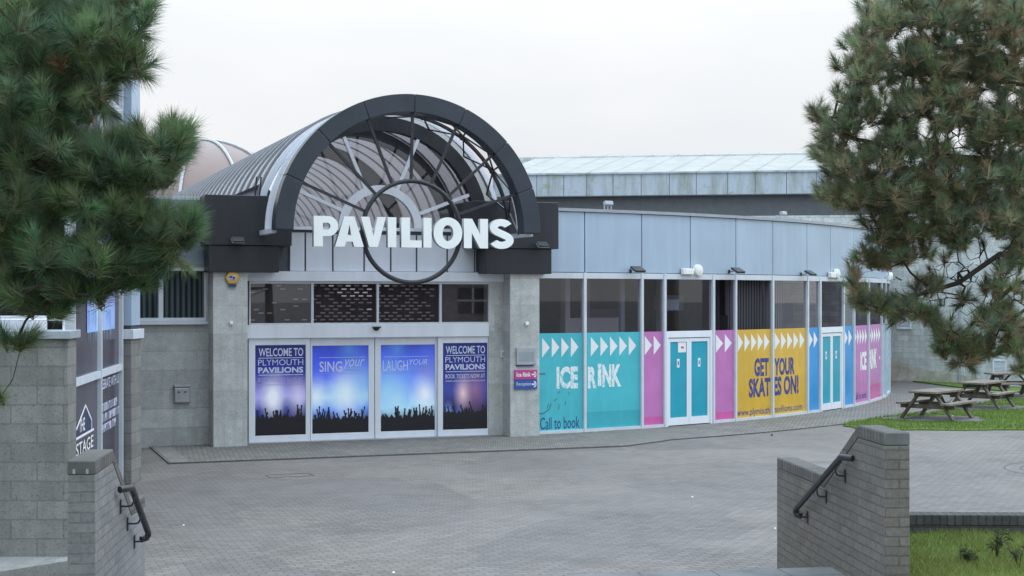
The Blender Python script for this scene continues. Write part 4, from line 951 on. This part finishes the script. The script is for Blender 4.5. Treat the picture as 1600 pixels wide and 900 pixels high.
# notice plate and two direction signs
u0_, u1_, z0, z1 = fu(806.5, -.56), fu(837, -.56), fz(820, 573, -.56), fz(820, 543.5, -.56); T = FAC @ Matrix.Translation((u0_, -.56, z0)); w_, h_ = u1_ - u0_, z1 - z0
f = MB(T); f.box(0, w_, -.045, .009, .05, h_, 0); f.box(.0, w_ * .86, -.03, .009, .012, .05, 1); f.box(.06, w_ - .06, -.048, -.0455, .12, h_ - .1, 2)
thing_mesh(f, 'notice_plate', [M['steel'], M['navy'], M['coping']], T.translation, 'brushed steel notice plate above the pink and blue direction signs', 'sign', bevel=.004)
def arrow(f, x0, x1, zc, h, y, m):
    f.tri([(x0, zc - h * .14), ((x0 + x1) / 2 + .02, zc - h * .14), ((x0 + x1) / 2 + .02, zc + h * .14), (x0, zc + h * .14)], y, m)
    f.tri([((x0 + x1) / 2 - .02, zc - h * .5), ((x0 + x1) / 2 + .035, zc - h * .5), (x1, zc), ((x0 + x1) / 2 + .035, zc + h * .5), ((x0 + x1) / 2 - .02, zc + h * .5), ((x0 + x1) / 2 + .045, zc)], y - .0005, m)
for (y1_, y0_, mm, txt, off, lab) in ((578, 592.4, 'sign_pink', 'Ice Rink', .035, 'magenta Ice Rink arrow sign on the right pillar'), (593, 608, 'sign_blue', 'Reception', -.004, 'blue Reception arrow sign below the magenta sign')):
    a, b2 = fu(803.5, -.56), fu(838.5, -.56); z0, z1 = fz(820, y0_, -.56), fz(820, y1_, -.56); T = FAC @ Matrix.Translation((a, -.56, z0)); w_, h_ = b2 - a, z1 - z0
    f = MB(T); f.box(0, w_, -.03, .009, .0, h_, 0); f.text(txt, w_ * .08, w_ * .72, h_ * .27, h_ * .75, -.034, 1, off); arrow(f, w_ * .76, w_ * .97, h_ * .5, h_ * .62, -.034, 1)
    thing_mesh(f, 'direction_sign', [M[mm], M['white']], T.translation, lab, 'sign', 'direction signs on the pillar', merge=False, smooth=0)
# ash bin on the wall
u0_, u1_, z0, z1 = fu(273, -.05), fu(297, -.05), fz(285, 631, -.05), fz(285, 603, -.05); T = FAC @ Matrix.Translation(((u0_ + u1_) / 2, .08, z0)); w_, h_ = u1_ - u0_, z1 - z0
bin_ = root('ash_bin', T, 'grey steel ash bin on the concrete wall left of the doors', 'ash bin')
f = MB(T); f.prism([(-.001, .0), (-.12, .03), (-.15, h_ * .85), (-.11, h_), (-.001, h_)], 'x', -w_ / 2, w_ / 2); part('bin_body', M['steel'], f, bin_, bevel=.012)
for x in (-.08, .06): f = MB(T); f.tube([(x, -.148, h_ * .66), (x, -.158, h_ * .66)], .02, 10); part('stub_hole', M['rubber'], f, bin_)
f = MB(T); f.box(-w_ / 2 - .012, w_ / 2 + .012, -.165, -.0, h_ * .93, h_ + .02); part('bin_hood', M['grey_steel'], f, bin_, bevel=.008)
u = fu(210.5, -.03); f = MB(FAC); f.box(u - .022, u + .022, -.05, .075, fz(210, 608, -.03), fz(210, 533, -.03)); thing_mesh(f, 'cable_trunking', M['rubber'], FAC @ Vector((u, 0, 1.2)), 'thin black cable trunking upright on the wall beside the pale column', 'trunking')
# floodlights
def flood(T, label, sc_=1.0, tilt=-25):
    T = T @ Matrix.Scale(sc_, 4); o = root('floodlight', T, label, 'floodlight', 'small floodlights on the facade')
    f = MB(T); f.box(-.03, .03, -.02, -.001, -.05, .05); f.tube([(0, -.01, 0), (0, -.14, .0), (0, -.2, .02)], .012, 6); part('arm', M['black_steel'], f, o)
    T2 = T @ Matrix.Translation((0, -.3, .03)) @ Matrix.Rotation(R(tilt), 4, 'X')
    f = MB(T2); f.box(-.16, .16, -.12, .12, -.02, .03); f.box(-.17, .17, -.13, .13, -.032, -.02, 1); part('lamp_head', [M['black_steel'], M['coping']], f, o, bevel=.008)
for px, py, lab in ((369, 377, 'small floodlight on the left black haunch of the arch'), (842, 384, 'small floodlight on the right black haunch of the arch')):
    flood(FAC @ Matrix.Translation((fu(px, -.7), -.7, fz(px, py, -.7))), lab, .8, 32)
def rink_at(px, py):
    a = ring_angle(px); p = ring_pt(a, RR + .025); return frame(p[0], p[1], a + math.pi / 2) , p[1]
for px, py, lab in ((984, 423, 'slim floodlight above the turquoise window graphics'), (1138, 424.5, 'slim floodlight above the pink panel and mustard graphics'), (1250, 428.5, 'slim floodlight above the second mustard window'), (1392, 437, 'slim floodlight at the far end of the curved facade')):
    T, Y = rink_at(px, py); flood(T @ Matrix.Translation((0, 0, CAMZ - (py - HY) / F * Y)), lab, 1.0, 28)
def bulkhead(px0, px1, py, lab1, lab2):
    T, Y = rink_at(px0, py); z = CAMZ - (py - HY) / F * Y; T = T @ Matrix.Translation((0, 0, z)); f = MB(T); f.box(-.19, .19, -.11, .0, -.075, .075); f.box(-.2, .2, -.03, .0, -.09, .09, 1)
    thing_mesh(f, 'bulkhead_lamp', [M['lamp_white'], M['grey_steel']], T.translation, lab1, 'wall lamp', 'bulkhead lamps over the doors', bevel=.02)
    T, Y = rink_at(px1, py - 2); z = CAMZ - (py - 2 - HY) / F * Y; T = T @ Matrix.Translation((0, 0, z)); f = MB(T)
    f.tube([(0, 0, 0), (0, -.07, 0), (0, -.10, 0), (0, -.12, 0)], [.15, .15, .135, .06], 24); thing_mesh(f, 'round_sounder', M['lamp_white'], T.translation, lab2, 'alarm sounder', 'round sounders over the doors')
bulkhead(1070.5, 1087.5, 424.5, 'white bulkhead lamp over the nearer teal doors', 'round white sounder over the nearer teal doors')
bulkhead(1296, 1304, 430, 'white bulkhead lamp over the farther teal doors', 'round white sounder over the farther teal doors')
bulkhead(1385, 1388.3, 434.5, 'white bulkhead lamp near the far end of the curved facade', 'round white sounder near the far end of the curved facade')
# rooftop brackets
for px, py, lab, tl in ((960, 322, 'small grey floodlight standing on the rink roof nearer the arch', 0), (1229, 335, 'small grey floodlight standing on the rink roof near the pine', 1)):
    a = ring_angle(px); p = ring_pt(a, RR - .25); T = frame(p[0], p[1], a + math.pi / 2, 5.43); o = root('roof_light', T, lab, 'floodlight', 'lights on the rink roof')
    f = MB(T); 
    for x in (-.12, -.02, .08): f.tube([(x, 0, -.1), (x, 0, .1)], .02, 6)
    part('bracket', M['grey_steel'], f, o); f = MB(T @ Matrix.Rotation(R(-20), 4, 'X')); f.box(-.12 + .25 * tl, .12 + .25 * tl, -.1, .0, .1, .2); part('lamp_head', M['grey_steel'], f, o, bevel=.01)

# ================================================================= PICNIC TABLES
def picnic_table(label):
    o = root('picnic_table', I4, label, 'picnic table', 'picnic tables on the lawn')
    f = MB()
    for k in range(5): f.box(-.88, .88, -.39 + k * .157, -.39 + k * .157 + .145, .705, .76)
    part('tabletop', M['timber_top'], f, o, bevel=.006)
    for s_ in (-1, 1):
        f = MB(); 
        for k in range(2): y = s_ * .62 + (k - 1) * .135 + .0; f.box(-.88, .88, y, y + .13, .405, .46)
        part('seat', M['timber_top'], f, o, bevel=.006)
        x = s_ * .56
        f = MB(); f.box(x - .025, x + .025, -.76, .76, .29, .404); part('seat_bearer', M['timber'], f, o, bevel=.004)
        f = MB(); f.box(x - .025, x + .025, -.37, .37, .60, .704); part('top_bearer', M['timber'], f, o, bevel=.004)
        for q in (-1, 1):
            f = MB(); f.bar((x + s_ * .045, q * .72, .01), (x + s_ * .045, q * .22, .70), .065, .125, 0, up=(1, 0, 0)); part('leg', M['timber'], f, o, bevel=.004)
        f = MB(); f.bar((x - s_ * .05, 0, .36), (x * .25, 0, .70), .045, .07, 0, up=(0, 1, 0)); part('brace', M['timber'], f, o)
    return o
def dup(o, label):
    r_ = o.copy(); C.objects.link(r_); r_['label'] = label
    for ch in list(o.children): c = ch.copy(); C.objects.link(c); c.parent = r_
    return r_
t0 = picnic_table('weathered timber picnic table nearest the paving edge of the lawn')
tabs = [t0, dup(t0, 'middle weathered timber picnic table partly hidden behind the nearest one'), dup(t0, 'farthest weathered timber picnic table in front of the blockwork building')]
for o, (x, y, a) in zip(tabs, TABLES): o.matrix_world = frame(x, y, R(a), .04)

# ================================================================= LITTER
for px, py, s_, mm, nm, lab in ((1206, 681, .05, 'rubber', 'dark_stone', 'small dark stone lying on the paving before the mustard graphics'), (1082, 777, .035, 'litter', 'paper_scrap', 'white paper scrap on the open paving right of the middle'), (287, 821, .03, 'litter', 'paper_scrap', 'white paper scrap on the paving near the left handrail'), (1131 + 80, 826, .03, 'litter', 'paper_scrap', 'white paper scrap on the paving beside the right stair wall'), (615, 895, .035, 'litter', 'paper_scrap', 'white paper scrap on the paving at the bottom of the view'), (1487.5, 652.5, .05, 'litter', 'paper_scrap', 'white paper scrap on the bare earth under the nearest picnic table')):
    X0, Y0 = gnd(px, py); rr_ = random.Random(px); f = MB(); n = 7
    zz = .045 if px > 1480 else .004
    ring_ = [(X0 + s_ * .7 * rr_.uniform(.7, 1.3) * math.cos(2 * math.pi * k / n), Y0 + s_ * .7 * rr_.uniform(.7, 1.3) * math.sin(2 * math.pi * k / n)) for k in range(n)]
    hh = s_ * (1.3 if mm == 'rubber' else .5)
    for k in range(n): p, q = ring_[k], ring_[(k + 1) % n]; f.face([(*p, zz), (*q, zz), (X0, Y0, zz + hh)])
    f.face([(*p, zz) for p in ring_][::-1]); thing_mesh(f, nm, M[mm], (X0, Y0, zz), lab, 'stone' if mm == 'rubber' else 'litter')

# ================================================================= GRASS BLADES (stuff)
def tri_cloud(name, V, cols, mat, parent=None, W=I4):
    """V: (n,3,3) triangles, cols: (n,3)"""
    n = len(V); me = bpy.data.meshes.new(name); inv = np.array(W.inverted()); v = V.reshape(-1, 3) @ inv[:3, :3].T + inv[:3, 3]
    me.vertices.add(n * 3); me.vertices.foreach_set('co', v.astype(np.float32).ravel()); me.loops.add(n * 3); me.loops.foreach_set('vertex_index', np.arange(n * 3, dtype=np.int32))
    me.polygons.add(n); me.polygons.foreach_set('loop_start', np.arange(0, n * 3, 3, dtype=np.int32)); me.polygons.foreach_set('loop_total', np.full(n, 3, dtype=np.int32))
    a = me.color_attributes.new('tint', 'FLOAT_COLOR', 'POINT'); c4 = np.ones((n * 3, 4), np.float32); c4[:, :3] = np.repeat(cols, 3, 0); a.data.foreach_set('color', c4.ravel())
    me.materials.append(mat); me.update(calc_edges=True); me.validate()
    o = bpy.data.objects.new(name, me); C.objects.link(o)
    if parent is not None: o.parent = parent
    else: o.matrix_world = W
    return o
rng = np.random.default_rng(4)
def in_poly(x, y, poly):
    r_ = np.zeros(len(x), bool); n = len(poly)
    for i in range(n):
        (x1, y1), (x2, y2) = poly[i], poly[(i + 1) % n]; c_ = ((y1 > y) != (y2 > y)) & (x < (x2 - x1) * (y - y1) / (y2 - y1 + 1e-12) + x1); r_ ^= c_
    return r_
def grass(name, x, y, z, hgt, wid, dark, light):
    n = len(x); a = rng.uniform(0, 2 * np.pi, n); h = hgt * rng.uniform(.5, 1.2, n); ln = rng.normal(0, .45, (n, 2)) * h[:, None]
    base = np.stack([x, y, z], 1); wv = np.stack([np.cos(a), np.sin(a), np.zeros(n)], 1) * wid / 2
    tip = base + np.stack([ln[:, 0], ln[:, 1], h], 1); V = np.stack([base - wv, base + wv, tip], 1)
    t = np.clip(rng.random(n) * .7 + .3 * np.sin(x * 2.1) * np.sin(y * 1.7) + .1, 0, 1)[:, None]; cols = np.array(dark) * (1 - t) + np.array(light) * t
    dead = rng.random(n) < .14; cols[dead] = (.20, .17, .085)
    return V, cols
px_ = np.array([p[0] for p in lawn]); py_ = np.array([p[1] for p in lawn])
x = rng.uniform(px_.min(), 19.5, 60000); y = rng.uniform(py_.min(), py_.max(), 60000); k = in_poly(x, y, lawn)
for (tx_, ty_, ta) in TABLES: k &= ~in_poly(x, y, pad(tx_, ty_ - .1, 1.3, .95, R(ta - 45), 0))
V, cols = grass('g', x[k], y[k], np.full(k.sum(), .033), .075, .014, (.085, .16, .020), (.15, .23, .04)); o = tri_cloud('lawn_grass', V, cols, M['blades']); tag(o, 'short green grass of the lawn around the picnic tables', 'grass', kind='stuff')
x = rng.uniform(3.15, 6.2, 52000); y = rng.uniform(9.5, 14.38, 52000); z = np.array([HB(a, b_) for a, b_ in zip(x, y)]) - .01
V, cols = grass('g', x, y, z, .07, .007, (.11, .165, .03), (.25, .28, .075)); o = tri_cloud('bank_grass', V, cols, M['blades']); tag(o, 'rough grass on the bank in front of the low brick wall', 'grass', kind='stuff')
# dead weeds on the bank
def weed(px, py, Y, h, n, label, leafy):
    X0 = ray(px) * Y; z0 = HB(X0, Y); T = Matrix.Translation((X0, Y, z0)); o = root('dead_weed', T, label, 'plant', 'straggly plants on the bank'); r_ = random.Random(px); f = MB(T); tips = []
    for k in range(n):
        a = r_.uniform(0, 6.28); sp = r_.uniform(.15, .6) * h; q = Vector((math.cos(a) * sp, math.sin(a) * sp, h * r_.uniform(.5, 1))); mid = q * .5 + Vector((r_.uniform(-.03, .03), r_.uniform(-.03, .03), .04)); f.tube([(0, 0, -.02), mid, q], [.006, .005, .003], 5); tips += [mid, q]
    part('stems', M['bark'], f, o); V = []; 
    for p in tips:
        for j in range(leafy):
            p0 = np.array(p) + rng.normal(0, .02, 3); d = rng.normal(0, .022, 3); s2 = rng.normal(0, .006, 3); V.append([p0 - s2, p0 + s2, p0 + d])
    V = np.array(V) + np.array(T.translation); cols = np.array((.075, .085, .035)) * rng.uniform(.6, 1.5, (len(V), 1)); tri_cloud('leaves', V, cols, M['needles'], o, T)
weed(1557, 850, 13.0, .26, 5, 'tall straggly weed with a leafy top against the low brick wall', 26)
weed(1512, 870, 12.6, .12, 8, 'low dark tangle of dead weed on the bank', 12)
weed(1592, 880, 12.4, .17, 4, 'thin dead weed at the right edge of the bank', 8)

# ================================================================= PINES
def pine(label, trunk, limb_pts, blobs, bare, seed, nlen, per, nw, green, brown, brown_f, tuft_r, dens=1.0):
    rg = np.random.default_rng(seed); base = np.array(trunk[0]); T = Matrix.Translation(trunk[0]); o = root('pine_tree', T, label, 'tree', 'pines framing the view')
    nodes = []; par = []; 
    def add(p, q): nodes.append(np.array(p, float)); par.append(q); return len(nodes) - 1
    prev = -1; tr_idx = []
    for p in trunk: prev = add(p, prev); tr_idx.append(prev)
    for ti, pts in limb_pts:
        prev = tr_idx[ti]
        for p in pts:
            a = nodes[prev]; b_ = np.array(p); m_ = max(1, int(np.linalg.norm(b_ - a) / .3))
            for j in range(1, m_ + 1): prev = add(a + (b_ - a) * j / m_ + rg.normal(0, .02, 3), prev)
    P = []; B = []
    for lst, isb in ((blobs, False), (bare, True)):
        for (px, py, rx, ry, Y, dy, n) in lst:
            for _ in range(int(n * (1.0 if isb else dens) + .5)):
                while True:
                    q = rg.uniform(-1, 1, 3)
                    if (q ** 2).sum() < 1: break
                y = Y + q[1] * dy; p = at(px + q[0] * rx, py + q[2] * ry, y); P.append(p[:]); B.append(isb)
    P = np.array(P); B = np.array(B)
    nd = np.array(nodes[len(trunk):]); d0 = np.sqrt(((P[:, None] - nd[None]) ** 2).sum(2)).min(1); order = np.argsort(d0)
    tufts = []
    NA = np.array(nodes)
    for i in order:
        d = ((NA[1:] - P[i]) ** 2).sum(1); j = int(d.argmin()) + 1
        a = NA[j]; L_ = np.linalg.norm(P[i] - a); q = j
        if L_ > .16:
            m_ = a * .5 + P[i] * .5 + rg.normal(0, .025, 3) * min(1, L_ * 2) - np.array((0, 0, .06 * L_)); q = add(m_, j)
        k_ = add(P[i], q); NA = np.array(nodes)
        if not B[i]: tufts.append((k_, j))
    # branch radii by the number of tips carried
    cnt = np.zeros(len(nodes)); 
    for i in range(len(nodes) - 1, -1, -1):
        cnt[i] = max(cnt[i], 1)
        if par[i] >= 0: cnt[par[i]] += cnt[i]
    rad = .0032 * cnt ** .42
    f = MB(); f2 = MB()
    for i in range(len(nodes)):
        if par[i] < 0: continue
        a, b_ = nodes[par[i]], nodes[i]
        if np.linalg.norm(a - b_) < 1e-4: continue
        if i in tr_idx: continue
        f.tube([a, b_], [min(rad[par[i]], rad[i] * 1.25), rad[i]], 5 if rad[i] < .012 else 8)
    part('limbs', M['bark'], f, o, smooth=60)
    k = len(trunk); f2.tube(trunk, [.19 - .12 * i / (k - 1) for i in range(k)], 12); part('trunk', M['bark'], f2, o, smooth=60)
    # needles
    VV, CC = [], []
    for (ti, pj) in tufts:
        p = nodes[ti]; d = p - nodes[pj]; d = d / (np.linalg.norm(d) + 1e-6) * .55 + np.array((0, 0, .55)) + rg.normal(0, .22, 3); d /= np.linalg.norm(d)
        n = int(per * rg.uniform(.75, 1.25)); sl = tuft_r * rg.uniform(.5, 1.4); t = rg.random(n) ** .8
        st = p[None] + d[None] * (t[:, None] * sl * 1.3 - sl * .6)
        rv = rg.normal(0, 1, (n, 3)); rv -= (rv @ d)[:, None] * d; rv /= np.linalg.norm(rv, axis=1)[:, None]
        ca = np.cos(np.radians(rg.uniform(14, 72, n) - 30 * t * rg.uniform(.3, 1))); sa = np.sqrt(1 - ca ** 2); nd_ = d[None] * ca[:, None] + rv * sa[:, None]
        Ln = nlen * rg.uniform(.7, 1.1, n); tip = st + nd_ * Ln[:, None]; tip[:, 2] -= .012 * rg.random(n)
        wv = np.cross(nd_, rg.normal(0, 1, (n, 3))); wv /= np.linalg.norm(wv, axis=1)[:, None] + 1e-9; wv *= nw / 2
        mid = st + nd_ * Ln[:, None] * .6
        VV.append(np.stack([st - wv, st + wv, tip], 1))
        tone = rg.uniform(.6, 1.25); g_ = np.array(green) * tone * np.array((rg.uniform(.85, 1.2), 1, rg.uniform(.8, 1.15)))
        c = np.repeat(g_[None], n, 0) * rg.uniform(.7, 1.35, (n, 1))
        isb = (t < .38) & (rg.random(n) < brown_f * rg.uniform(0, 2)) if rg.random() > brown_f * .10 else np.ones(n, bool)
        c[isb] = np.array(brown) * rg.uniform(.6, 1.5, (isb.sum(), 1)); CC.append(c)
    V = np.concatenate(VV); cols = np.concatenate(CC); tri_cloud('needle_crown', V, cols, M['needles'], o, T)
    return len(V)
YL = 9.6
def LB(px, py, rx, ry, n, dy=.55, Y=YL): return (px, py, rx, ry, Y, dy, n)
left_blobs = [LB(40, 40, 95, 80, 50), LB(140, 50, 60, 60, 30), LB(205, 30, 28, 30, 10, .25), LB(185, 90, 30, 40, 12, .3), LB(213, 100, 18, 20, 6, .2), LB(40, 150, 85, 70, 40), LB(130, 140, 55, 55, 26), LB(205, 0, 20, 14, 4, .2),
    LB(60, 235, 80, 50, 32), LB(150, 258, 70, 34, 24, .4), LB(222, 240, 50, 34, 18, .35), LB(262, 215, 20, 18, 6, .2), LB(283, 222, 10, 18, 4, .15), LB(262, 252, 24, 22, 8, .2), LB(245, 280, 25, 12, 5, .2),
    LB(40, 320, 70, 55, 26), LB(120, 320, 60, 45, 22), LB(190, 345, 50, 38, 18, .35), LB(225, 385, 50, 30, 16, .3), LB(262, 372, 40, 38, 16, .3), LB(298, 362, 20, 28, 9, .2), LB(250, 410, 40, 16, 8, .25), LB(205, 285, 36, 18, 8, .3),
    LB(45, 400, 70, 36, 18), LB(130, 405, 60, 32, 18), LB(190, 425, 40, 28, 13, .3), LB(40, 468, 40, 20, 8, .3), LB(105, 462, 45, 24, 12, .3), LB(150, 460, 24, 16, 6, .2), LB(75, 488, 30, 14, 5, .2), LB(225, 440, 14, 16, 4, .2), LB(20, 535, 26, 12, 3, .1), LB(4, 625, 10, 10, 1, .1), LB(-60, 250, 60, 260, 40), LB(20, 440, 10, 20, 3, .1)]
lp = lambda px, py, dy=0: at(px, py, YL + dy)[:]
tr = [(-5.0, 10.0, .4), (-4.95, 9.95, 2.2), (-4.85, 9.85, 3.4), (-4.8, 9.8, 4.4), (-4.75, 9.75, 5.6), (-4.7, 9.7, 7.2)]
limbs_l = [(3, [lp(-60, 330), lp(60, 262), lp(170, 270, -.1), lp(250, 235, -.1)]), (2, [lp(-60, 420), lp(80, 385, .1), lp(170, 390, .1), lp(280, 365, .15)]), (2, [lp(-40, 470), lp(60, 450, -.2), lp(140, 460, -.2)]), (4, [lp(-40, 190), lp(60, 120), lp(140, 110), lp(205, 95)]), (4, [lp(-40, 90), lp(60, 40, .2), lp(150, 40), lp(210, 25)]), (3, [lp(-40, 300, .3), lp(60, 180, .5), lp(130, 150, .4)]), (1, [lp(-60, 545), lp(30, 530), lp(45, 500)])]
n1 = pine('dark green pine leaning in over the concrete block front', tr, limbs_l, left_blobs, [LB(40, 520, 40, 20, 4, .1), LB(60, 440, 40, 20, 4, .2)], 11, .160, 190, .0040, (.15, .23, .125), (.31, .22, .115), .18, .10, 1.9)
YR = 13.6
def RB(px, py, rx, ry, n, dy=.8, Y=YR): return (px, py, rx, ry, Y, dy, n)
right_blobs = [RB(1385, 25, 48, 34, 34), RB(1460, 25, 60, 36, 44), RB(1545, 30, 60, 40, 46), RB(1350, 75, 34, 30, 18), RB(1390, 100, 60, 34, 36), RB(1350, 120, 30, 26, 12), RB(1470, 95, 60, 40, 46), RB(1550, 100, 60, 46, 50), RB(1320, 102, 14, 12, 4, .2), RB(1325, 150, 22, 18, 8, .3),
    RB(1284, 182, 13, 16, 6, .2), RB(1312, 205, 30, 24, 16, .4), RB(1370, 170, 48, 30, 24), RB(1290, 235, 16, 30, 10, .3), RB(1330, 260, 45, 36, 30, .6), RB(1395, 240, 40, 34, 24), RB(1290, 300, 18, 18, 6, .3), RB(1330, 310, 36, 22, 18, .5), RB(1400, 300, 60, 34, 40), RB(1475, 275, 55, 32, 36), RB(1480, 330, 60, 34, 40), RB(1550, 205, 55, 45, 46), RB(1560, 280, 50, 40, 44), RB(1570, 345, 40, 30, 28), RB(1480, 150, 50, 22, 26), RB(1425, 165, 36, 26, 18), RB(1412, 215, 30, 22, 13), RB(1500, 175, 30, 16, 8), RB(1450, 235, 40, 14, 9), RB(1590, 160, 30, 60, 22), RB(1600, 300, 30, 120, 30), RB(1440, 478, 60, 14, 4), RB(1530, 515, 50, 22, 5), RB(1560, 440, 40, 30, 3), RB(1450, 408, 50, 16, 5), RB(1580, 475, 30, 40, 5), RB(1475, 192, 46, 18, 12), RB(1590, 40, 40, 60, 30), RB(1500, -20, 110, 26, 40), RB(1630, 130, 40, 120, 30),
    RB(1385, 345, 40, 22, 22, .5), RB(1430, 365, 36, 24, 20, .5), RB(1375, 375, 22, 14, 9, .3), RB(1350, 403, 20, 9, 7, .2), RB(1378, 412, 22, 9, 8, .2), RB(1410, 400, 22, 16, 9, .3), RB(1510, 375, 40, 18, 14, .5),
    RB(1332, 440, 9, 14, 6, .15), RB(1345, 470, 14, 13, 9, .2), RB(1372, 480, 20, 13, 10, .2), RB(1403, 478, 18, 13, 9, .2), RB(1400, 495, 14, 8, 5, .2), RB(1442, 496, 24, 12, 11, .25), RB(1470, 512, 14, 14, 6, .2), RB(1490, 530, 22, 16, 11, .3), RB(1525, 545, 26, 16, 12, .3), RB(1560, 500, 36, 22, 16, .4), RB(1590, 530, 26, 30, 16, .4), RB(1477, 553, 7, 7, 3, .1), RB(1510, 565, 18, 8, 5, .2), RB(1598, 575, 12, 10, 4, .2), RB(1555, 455, 20, 12, 5, .3), RB(1505, 470, 10, 10, 3, .2), RB(1450, 450, 30, 12, 8, .3), RB(1590, 400, 20, 30, 8, .3), RB(1555, 545, 20, 12, 6, .2), RB(1570, 420, 14, 10, 4, .3)]
rp2 = lambda px, py, dy=0: at(px, py, YR + dy)[:]
tr2 = [(6.3, 13.2, .5), (6.2, 13.3, 2.4), (6.1, 13.4, 3.6), (6.0, 13.5, 4.6), (5.95, 13.5, 5.6), (5.9, 13.5, 7.4)]
limbs_r = [(2, [rp2(1640, 400), rp2(1560, 395, -.1), rp2(1500, 440, -.1), rp2(1430, 460, -.1), rp2(1370, 480, -.1)]), (2, [rp2(1640, 430), rp2(1580, 450, .1), rp2(1540, 480, .1), rp2(1500, 520, .1)]), (3, [rp2(1640, 320), rp2(1540, 330, .2), rp2(1440, 330, .2), rp2(1340, 290, .1)]), (3, [rp2(1640, 260), rp2(1540, 240), rp2(1440, 240), rp2(1340, 215), rp2(1290, 190)]), (4, [rp2(1640, 180), rp2(1560, 75, -.3), rp2(1530, 70, -.3), rp2(1470, 76, -.3)]), (4, [rp2(1640, 140), rp2(1520, 120, .3), rp2(1430, 110, .3), rp2(1350, 90, .2)]), (5, [rp2(1640, 40), rp2(1520, 30), rp2(1420, 20), rp2(1370, 10)]), (2, [rp2(1640, 470), rp2(1600, 480, -.2), rp2(1560, 520, -.2)])]
bare_r = [RB(1480, 430, 60, 26, 46, .3), RB(1540, 420, 50, 30, 44, .3), RB(1450, 470, 60, 16, 30, .25), RB(1530, 480, 50, 22, 36, .3), RB(1480, 215, 40, 20, 40, .4), RB(1580, 460, 40, 40, 40, .3), RB(1400, 460, 40, 14, 8, .2), RB(1520, 560, 30, 8, 5, .2)]
n2 = pine('pine with brown tinged needles hanging over the rink facade and picnic tables', tr2, limbs_r, right_blobs, bare_r, 23, .135, 120, .0046, (.215, .265, .165), (.40, .31, .20), .7, .09, 2.2)
print('needles', n1, n2)

# ================================================================= HOUSES opposite, seen only as reflections in the glass
def house(x, y, rot, w_, h_, label, wall_m):
    T = frame(x, y, R(rot)); o = root('terrace_house', T, label, 'house', 'houses opposite the entrance')
    f = MB(T); f.box(-w_ / 2, w_ / 2, 0, 7, 0, h_); part('wall', wall_m, f, o); f = MB(T); f.prism([(-.3, h_), (7.3, h_), (3.5, h_ + 2.4)], 'x', -w_ / 2 - .2, w_ / 2 + .2); part('roof', M['roof_grey'], f, o)
    for sx_ in (-.28, .28):
        for z in (2.3,): f = MB(T); f.box(sx_ * w_ - .9, sx_ * w_ + .9, -.04, .02, z, z + 1.5); f.box(sx_ * w_ - .06, sx_ * w_ + .06, -.08, -.041, z, z + 1.5, 1); f.box(sx_ * w_ - .9, sx_ * w_ + .9, -.08, -.041, z + .7, z + .8, 1); part('window', [M['rubber'], M['white']], f, o)
rend = plain('painted render', (.36, .31, .30), .9, 0, .15, 1); rend2 = plain('cream render', (.42, .39, .34), .9, 0, .15, 1)
house(45, 38, -95, 9, 6.2, 'pink rendered house facing the curved rink facade', rend); house(46, 27, -92, 9, 6.6, 'cream rendered house facing the curved rink facade', rend2); house(34, -4, -135, 12, 6, 'pink rendered house facing the entrance doors', rend)
